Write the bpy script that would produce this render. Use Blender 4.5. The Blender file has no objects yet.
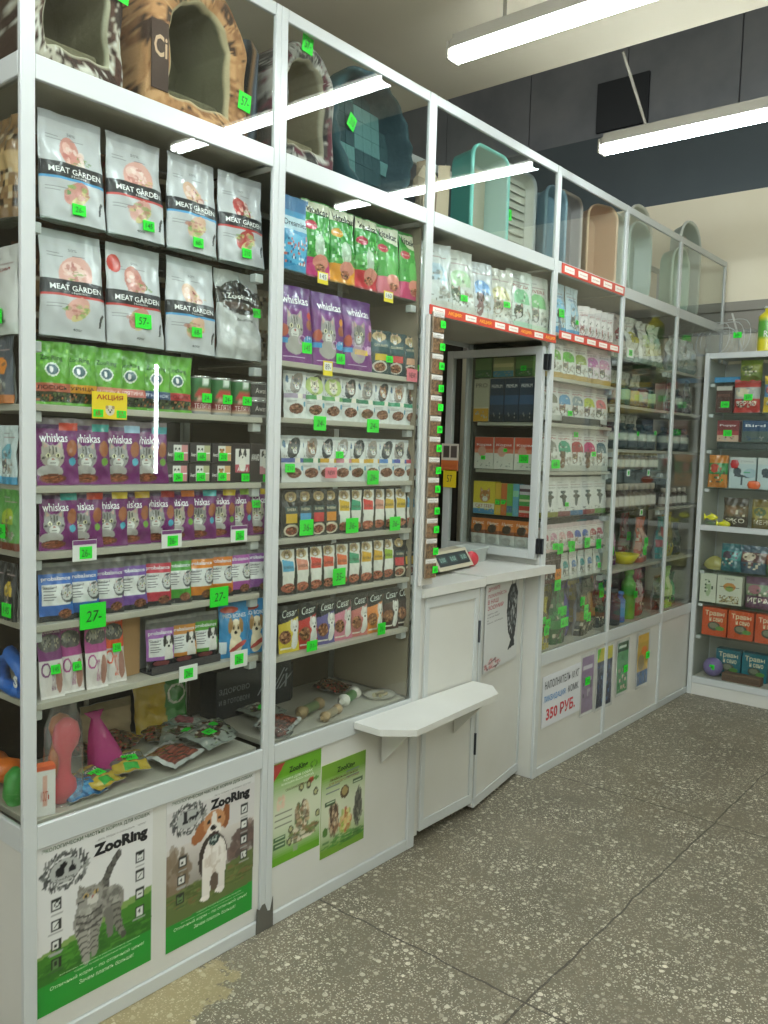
import bpy, math, random
import numpy as np
from mathutils import Matrix, Vector

PI = math.pi
SC = bpy.context.scene
COL = SC.collection
WARN = []

# ------------------------------------------------------------------ colour / materials
def lin(c):
    if isinstance(c, str):
        c = c.lstrip('#')
        c = [int(c[i:i+2], 16)/255 for i in (0, 2, 4)]
    return np.array([x/12.92 if x <= .04045 else ((x+.055)/1.055)**2.4 for x in c])

def mat(name, col=None, rough=.5, metal=0., spec=.5, coat=0., bump=0., bscale=80., emit=None, estr=0., noise=None, vcol=False, sheen=0):
    m = bpy.data.materials.new(name); m.use_nodes = True
    nt = m.node_tree; b = nt.nodes['Principled BSDF']
    b.inputs['Roughness'].default_value = rough; b.inputs['Metallic'].default_value = metal
    b.inputs['Specular IOR Level'].default_value = spec; b.inputs['Coat Weight'].default_value = coat
    b.inputs['Coat Roughness'].default_value = .12
    if col is not None: b.inputs['Base Color'].default_value = (*lin(col), 1)
    tc = nt.nodes.new('ShaderNodeTexCoord')
    if vcol:
        a = nt.nodes.new('ShaderNodeVertexColor'); a.layer_name = 'Col'
        nt.links.new(a.outputs['Color'], b.inputs['Base Color'])
    if noise:                     # (second colour, scale, contrast) : dirt and wear
        n = nt.nodes.new('ShaderNodeTexNoise'); n.inputs['Scale'].default_value = noise[1]; n.inputs['Detail'].default_value = 6
        r = nt.nodes.new('ShaderNodeValToRGB'); r.color_ramp.elements[0].position = .5-noise[2]; r.color_ramp.elements[1].position = .5+noise[2]
        r.color_ramp.elements[0].color = (*lin(noise[0]), 1); r.color_ramp.elements[1].color = (*lin(col), 1)
        nt.links.new(tc.outputs['Object'], n.inputs['Vector']); nt.links.new(n.outputs['Fac'], r.inputs['Fac'])
        nt.links.new(r.outputs['Color'], b.inputs['Base Color'])
    if bump:
        n = nt.nodes.new('ShaderNodeTexNoise'); n.inputs['Scale'].default_value = bscale; n.inputs['Detail'].default_value = 3
        bp = nt.nodes.new('ShaderNodeBump'); bp.inputs['Strength'].default_value = bump; bp.inputs['Distance'].default_value = .01
        nt.links.new(tc.outputs['Object'], n.inputs['Vector']); nt.links.new(n.outputs['Fac'], bp.inputs['Height'])
        nt.links.new(bp.outputs['Normal'], b.inputs['Normal'])
    if emit is not None:
        b.inputs['Emission Color'].default_value = (*lin(emit), 1); b.inputs['Emission Strength'].default_value = estr
    return m

def glass(name, tint, f0=.045, rough=.0, cloud=0.):
    m = bpy.data.materials.new(name); m.use_nodes = True; nt = m.node_tree; nt.nodes.clear()
    out = nt.nodes.new('ShaderNodeOutputMaterial'); tr = nt.nodes.new('ShaderNodeBsdfTransparent'); gl = nt.nodes.new('ShaderNodeBsdfGlossy')
    tr.inputs['Color'].default_value = (*tint, 1); gl.inputs['Roughness'].default_value = rough
    fr = nt.nodes.new('ShaderNodeFresnel'); ior = (1+f0**.5)/(1-f0**.5)
    ge = nt.nodes.new('ShaderNodeNewGeometry'); mr = nt.nodes.new('ShaderNodeMapRange')     # same reflectance on both faces of the thin pane
    mr.inputs['To Min'].default_value = ior; mr.inputs['To Max'].default_value = 1/ior
    nt.links.new(ge.outputs['Backfacing'], mr.inputs['Value']); nt.links.new(mr.outputs['Result'], fr.inputs['IOR'])
    mx = nt.nodes.new('ShaderNodeMixShader')
    nt.links.new(fr.outputs[0], mx.inputs[0]); nt.links.new(tr.outputs[0], mx.inputs[1]); nt.links.new(gl.outputs[0], mx.inputs[2])
    last = mx
    if cloud:
        df = nt.nodes.new('ShaderNodeBsdfDiffuse'); df.inputs['Color'].default_value = (.75, .78, .74, 1)
        m2 = nt.nodes.new('ShaderNodeMixShader'); m2.inputs[0].default_value = cloud
        nt.links.new(mx.outputs[0], m2.inputs[1]); nt.links.new(df.outputs[0], m2.inputs[2]); last = m2
    nt.links.new(last.outputs[0], out.inputs['Surface'])
    return m

M = dict(
    white=mat('white_laminate', '#d0d0c9', .42, noise=('#c4c3b9', 3, .3)),
    frame=mat('painted_aluminium', '#c0c4c1', .28, spec=.6),
    board=mat('shelf_board', '#bdb9ab', .45, noise=('#aca696', 5, .25)),
    back=mat('back_panel', '#a09580', .7, noise=('#8a7f6c', 2.5, .25)),
    darkback=mat('dark_back_panel', '#4a4036', .7, noise=('#2c2622', 3, .2)),
    paleback=mat('pale_back_panel', '#b4b5aa', .7), midback=mat('grey_back_panel', '#5c5d54', .7, noise=('#45463f', 2.5, .25)), sideback=mat('brown_back_panel', '#6a5f4e', .7, noise=('#4e4538', 2.5, .25)),
    glass=glass('window_glass', (.955, .975, .96), .032),
    shelfglass=glass('shelf_glass', (.90, .96, .93), .05),
    film=glass('clear_film', (.93, .94, .94), .07, .12, .10),
    milky=glass('milky_plastic', (.8, .9, .84), .05, .3, .55),
    paper=mat('printed_paper', None, .62, vcol=True),
    gloss=mat('printed_gloss', None, .33, vcol=True, coat=.25),
    foil=mat('printed_foil', None, .27, vcol=True, coat=.5, bump=.25, bscale=28),
    crink=mat('crinkled_foil', None, .22, vcol=True, coat=.7, bump=.9, bscale=22),
    fabric=mat('printed_fabric', None, .9, vcol=True, bump=.3, bscale=60),
    plast=mat('moulded_plastic', None, .35, vcol=True),
    metal=mat('tin', '#b9b9b4', .25, metal=1.),
    dark=mat('dark_metal', '#2c2e30', .4, metal=.6),
    grey=mat('grey_metal', '#8f9492', .3, metal=.8),
    tube=mat('lit_tube', '#ffffff', .3, emit='#effbff', estr=44.),
    lampbody=mat('lamp_housing', '#9c978a', .5),
)

# ------------------------------------------------------------------ mesh builder
_txt = {}
def text_geo(s, bold=0.):
    k = (s, bold)
    if k in _txt: return _txt[k]
    cu = bpy.data.curves.new('tmp', 'FONT'); cu.body = s; cu.size = 1; cu.resolution_u = 2; cu.offset = bold
    ob = bpy.data.objects.new('tmp', cu); me = bpy.data.meshes.new_from_object(ob)
    v = np.array([x.co[:2] for x in me.vertices]) if len(me.vertices) else np.zeros((1, 2))
    f = [tuple(p.vertices) for p in me.polygons]
    lo, hi = v.min(0), v.max(0); v = (v-lo)/np.maximum(hi-lo, 1e-6)
    bpy.data.meshes.remove(me); bpy.data.objects.remove(ob); bpy.data.curves.remove(cu)
    _txt[k] = (v, f); return _txt[k]

class MB:
    def __init__(s): s.v = []; s.f = []; s.c = []; s.sm = []; s.n = 0
    def add(s, verts, faces, col, smooth=False):
        verts = np.asarray(verts, float).reshape(-1, 3); k = s.n
        s.v.append(verts); s.n += len(verts)
        s.f += [tuple(i+k for i in f) for f in faces]; s.sm += [smooth]*len(faces)
        c = lin(col) if isinstance(col, str) else np.asarray(col, float)
        if c.ndim == 1: c = np.tile(c, (len(verts), 1))
        s.c.append(c.reshape(-1, 3)); return s
    def box(s, x0, y0, z0, x1, y1, z1, col='#ffffff', ch=.0012, rz=0., piv=None):
        lo = np.array([min(x0, x1), min(y0, y1), min(z0, z1)]); hi = np.array([max(x0, x1), max(y0, y1), max(z0, z1)])
        c = (lo+hi)/2; h = (hi-lo)/2; ch = min(ch, h.min()*.45)
        V = []; idx = {}
        for sx in (-1, 1):
            for sy in (-1, 1):
                for sz in (-1, 1):
                    for ax in range(3):
                        p = h-ch; p = p.copy(); p[ax] = h[ax]
                        idx[(sx, sy, sz, ax)] = len(V); V.append(c+p*np.array([sx, sy, sz]))
        F = []
        for ax in range(3):
            a, b = [i for i in range(3) if i != ax]
            for sg in (-1, 1):
                q = []
                for (sa, sb) in ((-1, -1), (1, -1), (1, 1), (-1, 1)):
                    k = [0, 0, 0]; k[ax] = sg; k[a] = sa; k[b] = sb; q.append(idx[(*k, ax)])
                F.append(q if (sg == 1) ^ (ax == 1) else q[::-1])
            for sa in (-1, 1):            # edges along ax
                for sb in (-1, 1):
                    k0 = [0, 0, 0]; k1 = [0, 0, 0]; k0[ax] = -1; k1[ax] = 1
                    for k in (k0, k1): k[a] = sa; k[b] = sb
                    F.append([idx[(*k0, a)], idx[(*k1, a)], idx[(*k1, b)], idx[(*k0, b)]])
        for sx in (-1, 1):
            for sy in (-1, 1):
                for sz in (-1, 1): F.append([idx[(sx, sy, sz, i)] for i in range(3)])
        V = np.array(V)
        if rz:
            p = np.array(piv if piv else c[:2]); d = V[:, :2]-p
            V[:, 0] = p[0]+d[:, 0]*math.cos(rz)-d[:, 1]*math.sin(rz); V[:, 1] = p[1]+d[:, 0]*math.sin(rz)+d[:, 1]*math.cos(rz)
        return s.add(V, F, col)
    def grid(s, P, col, smooth=True, flip=False, wrapu=False):
        nv, nu = P.shape[:2]; F = []
        for j in range(nv-1):
            for i in range(nu if wrapu else nu-1):
                a, b = j*nu+i, j*nu+(i+1) % nu; q = (a, b, b+nu, a+nu)
                F.append(q[::-1] if flip else q)
        c = col if isinstance(col, str) else np.asarray(col).reshape(-1, 3)
        return s.add(P.reshape(-1, 3), F, c, smooth)
    def lathe(s, prof, n=20, col='#ffffff', c=(0, 0), cf=None):
        th = np.linspace(0, 2*PI, n, endpoint=False); pr = np.array(prof, float)
        P = np.stack([c[0]+pr[:, :1]*np.cos(th), c[1]+pr[:, :1]*np.sin(th), np.repeat(pr[:, 1:2], n, 1)], -1)
        cc = col if cf is None else np.array([[lin(cf(t, z)) for t in th] for _, z in prof])
        return s.grid(P, cc, wrapu=True)
    def tube(s, pts, r, n=8, col='#ffffff', cap=True):
        pts = [np.array(p, float) for p in pts]; rr = r if hasattr(r, '__len__') else [r]*len(pts); R = []
        for i, p in enumerate(pts):
            d = pts[min(i+1, len(pts)-1)]-pts[max(i-1, 0)]; d /= max(np.linalg.norm(d), 1e-9)
            a = np.cross(d, [0, 0, 1.]) if abs(d[2]) < .9 else np.cross(d, [1., 0, 0]); a /= np.linalg.norm(a); b = np.cross(d, a)
            R.append([p+rr[i]*(math.cos(t)*a+math.sin(t)*b) for t in np.linspace(0, 2*PI, n, endpoint=False)])
        P = np.array(R); k = s.n; s.grid(P, col, wrapu=True)
        if cap:
            s.f += [tuple(k+i for i in range(n)), tuple(k+(len(pts)-1)*n+i for i in range(n))]; s.sm += [False]*2
        return s
    def prism(s, poly, z0, z1, col='#ffffff'):
        n = len(poly); V = [(x, y, z0) for x, y in poly]+[(x, y, z1) for x, y in poly]
        F = [tuple(range(n))[::-1], tuple(range(n, 2*n))]+[(i, (i+1) % n, n+(i+1) % n, n+i) for i in range(n)]
        return s.add(V, F, col)
    def text(s, t, u0, v0, u1, v1, S, col, off=.0009, bold=.0, shear=0., slope=0.):
        g, F = text_geo(t, bold); U = u0+g[:, 0]*(u1-u0)+shear*g[:, 1]*(v1-v0); V = v0+g[:, 1]*(v1-v0)+slope*g[:, 0]*(u1-u0)
        X = S(U, V, off); return s.add(np.stack(X, -1), F, col)
    def loft(s, loops, cols, cap0=True, cap1=True, smooth=True):
        P = np.array(loops, float); k = s.n; n = P.shape[1]; s.grid(P, np.array(cols) if not isinstance(cols, str) else cols, smooth, wrapu=True)
        if cap0: s.f.append(tuple(k+i for i in range(n))); s.sm.append(False)
        if cap1: s.f.append(tuple(k+(len(loops)-1)*n+i for i in range(n))); s.sm.append(False)
        return s
    def mesh(s, name, m):
        me = bpy.data.meshes.new(name); V = np.concatenate(s.v)
        me.from_pydata(V.tolist(), [], s.f); me.polygons.foreach_set('use_smooth', s.sm)
        a = me.color_attributes.new('Col', 'FLOAT_COLOR', 'POINT'); C = np.concatenate(s.c)
        a.data.foreach_set('color', np.concatenate([C, np.ones((len(C), 1))], 1).ravel())
        me.materials.append(m if not isinstance(m, str) else M[m]); me.update(); return me

def flat(w, h, y=0., x0=0., z0=0.):            # flat surface facing -y, origin at its bottom left
    return lambda u, v, off=0.: (x0+np.asarray(u)*w, y-off+0*np.asarray(u), z0+np.asarray(v)*h)

# ------------------------------------------------------------------ print canvas
class Cv:
    def __init__(s, nu, nv, bg):
        s.nu, s.nv = nu, nv; s.u, s.v = np.meshgrid(np.linspace(0, 1, nu), np.linspace(0, 1, nv)); s.a = np.tile(lin(bg), (nv, nu, 1)); s.asp = nv/nu
    def put(s, m, c, al=1.):
        s.a[m] = s.a[m]*(1-al)+lin(c)*al; return s
    def rect(s, u0, v0, u1, v1, c, al=1., slope=0.):
        vv = s.v-slope*(s.u-.5); return s.put((s.u >= u0) & (s.u <= u1) & (vv >= v0) & (vv <= v1), c, al)
    def ell(s, cu, cv, ru, rv, c, al=1., rot=0.):
        du, dv = s.u-cu, s.v-cv; a = du*math.cos(rot)+dv*math.sin(rot); b = -du*math.sin(rot)+dv*math.cos(rot)
        return s.put((a/ru)**2+(b/rv)**2 <= 1, c, al)
    def ring(s, cu, cv, ru, rv, c, th=.2):
        q = ((s.u-cu)/ru)**2+((s.v-cv)/rv)**2; return s.put((q <= 1) & (q >= (1-th)**2), c)
    def poly(s, pts, c, al=1.):
        ins = np.zeros_like(s.u, bool); n = len(pts)
        for i in range(n):
            (x0, y0), (x1, y1) = pts[i], pts[(i+1) % n]
            if y0 == y1: continue
            cr = ((y0 <= s.v) != (y1 <= s.v)) & (s.u < (x1-x0)*(s.v-y0)/(y1-y0)+x0); ins ^= cr
        return s.put(ins, c, al)
    def speck(s, u0, v0, u1, v1, cols, p=.5, seed=0, k=1):
        r = np.random.RandomState(seed); q = r.rand(s.nv//k+1, s.nu//k+1); w = r.randint(0, len(cols), q.shape)
        q = np.kron(q, np.ones((k, k)))[:s.nv, :s.nu]; w = np.kron(w, np.ones((k, k), int))[:s.nv, :s.nu]
        reg = (s.u >= u0) & (s.u <= u1) & (s.v >= v0) & (s.v <= v1) & (q < p)
        for i, c in enumerate(cols): s.put(reg & (w == i), c)
        return s
    def kibble(s, cu, cv, ru, rv, c1='#6b3f22', c2='#a0683c', seed=1):
        s.ell(cu, cv, ru, rv, c1); r = random.Random(seed)
        for _ in range(26):
            a = r.random()*6.28; d = r.random()**.5*.85; s.ell(cu+ru*d*math.cos(a), cv+rv*d*math.sin(a), ru*.17, rv*.17, r.choice([c2, c1, '#4e2b18']))
        return s
    def cat(s, cu, cv, r, fur='#9a9a96', dark='#55544f'):
        ry = r/s.asp*1.0
        s.poly([(cu-r*.95, cv+ry*.3), (cu-r*.85, cv+ry*1.45), (cu-r*.1, cv+ry*.8)], fur); s.poly([(cu+r*.95, cv+ry*.3), (cu+r*.85, cv+ry*1.45), (cu+r*.1, cv+ry*.8)], fur)
        s.poly([(cu-r*.75, cv+ry*.7), (cu-r*.75, cv+ry*1.25), (cu-r*.35, cv+ry*.85)], '#c9a59a'); s.poly([(cu+r*.75, cv+ry*.7), (cu+r*.75, cv+ry*1.25), (cu+r*.35, cv+ry*.85)], '#c9a59a')
        s.ell(cu, cv, r, ry, fur); s.ell(cu, cv+ry*.55, r*.08, ry*.4, dark); s.ell(cu-r*.3, cv+ry*.6, r*.06, ry*.3, dark); s.ell(cu+r*.3, cv+ry*.6, r*.06, ry*.3, dark)
        s.ell(cu-r*.8, cv-ry*.1, r*.14, ry*.1, dark); s.ell(cu+r*.8, cv-ry*.1, r*.14, ry*.1, dark)
        s.ell(cu, cv-ry*.45, r*.5, ry*.42, '#d8d8d2')
        for q in (-1, 1): s.ell(cu+q*r*.42, cv+ry*.12, r*.2, ry*.17, '#e8e4b8'); s.ell(cu+q*r*.42, cv+ry*.12, r*.09, ry*.15, '#1c1c1a')
        s.ell(cu, cv-ry*.2, r*.13, ry*.1, '#b06a62'); s.rect(cu-r*.25, cv-ry*.55, cu+r*.25, cv-ry*.48, dark); return s
    def dog(s, cu, cv, r, fur='#f0ece2', ear='#3a3430'):
        ry = r*.78; s.ell(cu, cv-ry*1.5, r*.9, ry*1.1, fur); s.ell(cu, cv, r*.75, ry*1.05, fur)
        for q in (-1, 1): s.ell(cu+q*r*.75, cv+ry*.45, r*.3, ry*.75, ear, rot=q*.3); s.ell(cu+q*r*.33, cv+ry*.25, r*.22, ry*.28, ear, .7); s.ell(cu+q*r*.3, cv+ry*.2, r*.1, ry*.12, '#15120f')
        s.ell(cu, cv-ry*.35, r*.4, ry*.4, fur); s.ell(cu, cv-ry*.25, r*.2, ry*.16, '#15120f'); return s

# ------------------------------------------------------------------ object helpers
def tag_(o, label=None, cat=None, group=None, kind=None):
    if label:
        o['label'] = label; n = len(label.split())
        if n < 4 or n > 16: WARN.append((n, label))
    if cat: o['category'] = cat
    if group: o['group'] = group
    if kind: o['kind'] = kind
    return o
def obj(name, me, parent=None, m='white', **k):
    if isinstance(me, MB): me = me.mesh(name, m)
    o = bpy.data.objects.new(name, me); COL.objects.link(o); o.parent = parent
    return tag_(o, **k) if k else o
def empty(name, loc=(0, 0, 0), rz=0., **k):
    o = bpy.data.objects.new(name, None); o.empty_display_size = .05; COL.objects.link(o); o.location = loc; o.rotation_euler = (0, 0, rz)
    return tag_(o, **k) if k else o
GREEN = '#1fe32c'
def sticker_mesh(w=.05, h=.036, txt='26-', col=GREEN, name='price_sticker'):
    b = MB(); b.box(-w/2, -.0012, -h/2, w/2, 0, h/2, col, ch=.0003)
    b.text(txt, .2, .25, .8, .75, flat(w, h, -.0012, -w/2, -h/2), '#10331a', .0004, shear=.1)
    return b.mesh(name, 'paper')
_stk = {}
PRICES = ['26-', '145', '68-', '210', '57-', '89-', '340', '24-', '36-', '430']
def sticker(parent, x, y, z, w=.05, h=.036, i=0, rx=0., rz=0., ry=0.):
    k = (w, h, i % 10)
    if k not in _stk: _stk[k] = sticker_mesh(w, h, PRICES[i % 10])
    o = obj('price_sticker', _stk[k], parent); o.location = (x, y, z); o.rotation_euler = (rx, ry, rz); return o

# protos: key -> dict(name, parts=[(part name, mesh)], y of front)
PROTO = {}
def proto(key, name, body, bm, parts=(), front=None, size=None):
    PROTO[key] = dict(name=name, body=body.mesh(name, bm), parts=[(n, b.mesh(n, mm), loc) for n, b, mm, loc in parts], front=front, size=size)
def put(key, loc, label, cat, group=None, rz=0., rx=0., ry=0., s=1., stick=None):
    p = PROTO[key]; o = obj(p['name'], p['body']); o.location = loc; o.rotation_euler = (rx, ry, rz); o.scale = (s,)*3 if not hasattr(s, '__len__') else s
    tag_(o, label, cat, group)
    for n, me, l in p['parts']: c = obj(n, me, o); c.location = l
    if stick is not None:
        u, v, i = stick[:3]; S = p['front']; X = S(np.array([u]), np.array([v]), .002)
        w = stick[3] if len(stick) > 3 else .045
        sticker(o, float(X[0][0]), float(X[1][0])-.002, float(X[2][0]), w, w*.75, i)
    return o

def sm(v, a, b):
    t = np.clip((v-a)/(b-a), 0, 1); return t*t*(3-2*t)
def pouch_surf(w, h, t, kind='sachet', seed=0, wr=.0012, taper=0., side=-1):
    r = random.Random(seed); ph = [r.random()*6.28 for _ in range(6)]
    def S(u, v, off=0., sd=side):
        u = np.asarray(u, float); v = np.asarray(v, float); e = np.abs(2*u-1)
        if kind == 'sachet': P = sm(v, .02, .28)*(1-sm(v, .62, .9)); B = (1-np.minimum(e, 1)**2.4)**.75
        elif kind == 'stand': P = (.8+.2*sm(v, 0, .15))*(1-sm(v, .4, .92)); B = (1-np.minimum(e, 1)**(2.2+2*(1-v)))**.6
        elif kind == 'bag': P = (.92+.08*sm(v, 0, .1))*(1-.85*sm(v, .62, 1.)); B = (1-np.minimum(e, 1)**5)**.5
        elif kind == 'pillow': P = sm(v, .0, .3)*(1-sm(v, .7, 1.)); B = (1-np.minimum(e, 1)**3)**.5
        else: P = np.ones_like(v); B = np.ones_like(u)
        y = t*B*P; x = (u-.5)*w*(1-taper*sm(v, .3, 1.))*(1-.03*np.sin(v*PI)); z = v*h
        n = wr*(np.sin(9*u+ph[0]+5*v)+np.sin(13*v+ph[1])+np.sin(21*u-8*v+ph[2])*.6+np.sin(31*v+17*u+ph[3])*.4)
        x = x+.004*np.sin(3*v+ph[4])*v*(h/.15)*.5
        return x, sd*(y+off+.0008)+n, z
    return S
def make_pouch(key, name, w, h, t, kind, cv, texts, m='foil', seed=0, wr=.0012, taper=0., seal=None, backcol='#b8b8b4', part='top_seal', extra=()):
    S = pouch_surf(w, h, t, kind, seed, wr, taper); nv, nu = cv.nv, cv.nu
    P = np.stack(S(cv.u, cv.v), -1); Q = np.stack(S(cv.u[::3, ::2], cv.v[::3, ::2], 0, 1), -1) if 0 else np.stack(S(cv.u, cv.v, 0, 1), -1)
    cut = int(nv*seal) if seal else nv
    b = MB(); b.grid(P[:cut], cv.a[:cut]); bk = np.tile(lin(backcol), (*Q[:cut:].shape[:2], 1)); b.grid(Q[:cut], bk, flip=True)
    k = b.n
    bot = np.concatenate([P[0], Q[0][::-1]]); b.add(bot, [tuple(range(len(bot)))], backcol)
    if kind in ('bag',) and not seal:
        top = np.concatenate([P[-1], Q[-1][::-1]]); b.add(top, [tuple(range(len(top)))], backcol)
    for T in texts:
        t_, u0, v0, u1, v1, c = T[:6]; kw = T[6] if len(T) > 6 else {}
        b.text(t_, u0, v0, u1, v1, S, c, **kw)
    parts = []
    if seal:
        q = MB(); q.grid(P[cut-1:], cv.a[cut-1:]); q.grid(Q[cut-1:], np.tile(lin(backcol), (*Q[cut-1:].shape[:2], 1)), flip=True)
        parts.append((part, q, m, (0, 0, 0)))
    parts += list(extra)
    proto(key, name, b, m, parts, S, (w, h, t))

def make_can(key, r, h, cf, texts=(), name='pet_food_can'):
    b = MB(); n = 32; zs = [0, .004, .006]+list(np.linspace(.008, h-.008, 9))+[h-.006, h-.004]
    rs = [r, r, r*.97]+[r*.985]*9+[r*.97, r]
    th = np.linspace(0, 2*PI, n, endpoint=False)
    P = np.array([[(q*math.cos(a), q*math.sin(a), z) for a in th] for q, z in zip(rs, zs)])
    C = np.array([[lin(cf(((a/(2*PI)+.25+.5) % 1), z/h)) if .006 < z < h-.006 else lin('#8f8f8c') for a in th] for z in zs])
    b.grid(P, C, wrapu=True)
    b.add([(r*math.cos(a), r*math.sin(a), 0) for a in th], [tuple(range(n))[::-1]], '#8f8f8c')
    S = lambda u, v, off=0.: (np.sin((np.asarray(u)-.5)*PI)*(r*.985+off), -np.cos((np.asarray(u)-.5)*PI)*(r*.985+off), np.asarray(v)*h)
    for T in texts: b.text(T[0], *T[1:5], S, T[5])
    l = MB(); l.lathe([(r, h-.004), (r, h), (r*.93, h), (r*.9, h-.003), (.0005, h-.003)], n, '#a9a9a6')
    proto(key, name, b, 'gloss', [('lid', l, 'metal', (0, 0, 0))], S, (2*r, h, r))
def make_box(key, name, w, h, d, cv, texts=(), m='gloss', side='#cccccc', extra=()):
    b = MB(); b.box(-w/2, -d/2+.0005, 0, w/2, d/2, h, side, ch=.0015)
    S = flat(w, h, -d/2, -w/2, 0); U = cv.u*.99+.005; V = cv.v*.99+.005
    b.grid(np.stack(S(U, V, 0.), -1), cv.a, smooth=False)
    for T in texts: b.text(*T[:5], S, T[5], **(T[6] if len(T) > 6 else {}))
    proto(key, name, b, m, extra, S, (w, h, d/2))

ORD = ['first', 'second', 'third', 'fourth', 'fifth', 'sixth', 'seventh', 'eighth', 'ninth', 'tenth', 'eleventh', 'twelfth', 'thirteenth', 'fourteenth']
def lab(desc, i, n, where):
    if n == 1: return f'{desc} on {where}'
    return f'{desc}, {ORD[i]} from left on {where}'
def row(keys, x0, x1, z, y, where, descs, cat, group, face='F', X=0., tilt=-.05, jit=.0, seed=0, sticks={}, s=1., rz=0., zs=None, alt=0.):
    r = random.Random(seed); n = len(keys); p0 = PROTO[keys[0]]['size']; s0 = s if not hasattr(s, '__len__') else s[0]
    if face == 'F' and n > 1 and abs(x1-x0)/(n-1) < p0[0]*s0*.995 and abs(rz) < .3: rz = -min(.30, 1.5*p0[2]/(abs(x1-x0)/(n-1))+.02); alt = 0
    for i, k in enumerate(keys):
        x = x0+(x1-x0)*(i/(n-1) if n > 1 else .5)+r.uniform(-jit, jit)
        th = PROTO[k]['size'][2]; yy = y+th*(s if not hasattr(s, '__len__') else s[1])+r.uniform(0, .004)+(alt if i % 2 else 0)
        d = descs[i] if isinstance(descs, (list, tuple)) else descs
        if d is None: continue
        z_ = z if zs is None else z+zs[i]
        st = sticks.get(i)
        if face == 'F': put(k, (x, yy, z_), lab(d, i, n, where), cat, group, rz+r.uniform(-.05, .05), tilt, r.uniform(-.02, .02)*(1 if tilt else 0), s, st)
        else: put(k, (X+(yy-y), x, z_), lab(d, i, n, where), cat, group, -PI/2+rz+r.uniform(-.05, .05), 0, 0, s, st)

# ------------------------------------------------------------------ camera (26 mm-ish phone lens, 1.5 m above the floor)
_f, _yaw, _pit, _roll = 843.811, .690210, -.0756796, .0289275
_c = bpy.data.cameras.new('camera'); cam = bpy.data.objects.new('camera', _c); COL.objects.link(cam)
_c.sensor_fit = 'HORIZONTAL'; _c.sensor_width = 36; _c.lens = _f*36/768; _c.clip_start = .02
fw = Vector((math.cos(_yaw)*math.cos(_pit), math.sin(_yaw)*math.cos(_pit), math.sin(_pit)))
rt = Vector((math.sin(_yaw), -math.cos(_yaw), 0)); up = rt.cross(fw)
r2 = math.cos(_roll)*rt+math.sin(_roll)*up; u2 = -math.sin(_roll)*rt+math.cos(_roll)*up
cam.matrix_world = Matrix(((r2.x, u2.x, -fw.x, -.965), (r2.y, u2.y, -fw.y, -1.852), (r2.z, u2.z, -fw.z, 1.5), (0, 0, 0, 1)))
SC.camera = cam

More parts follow.
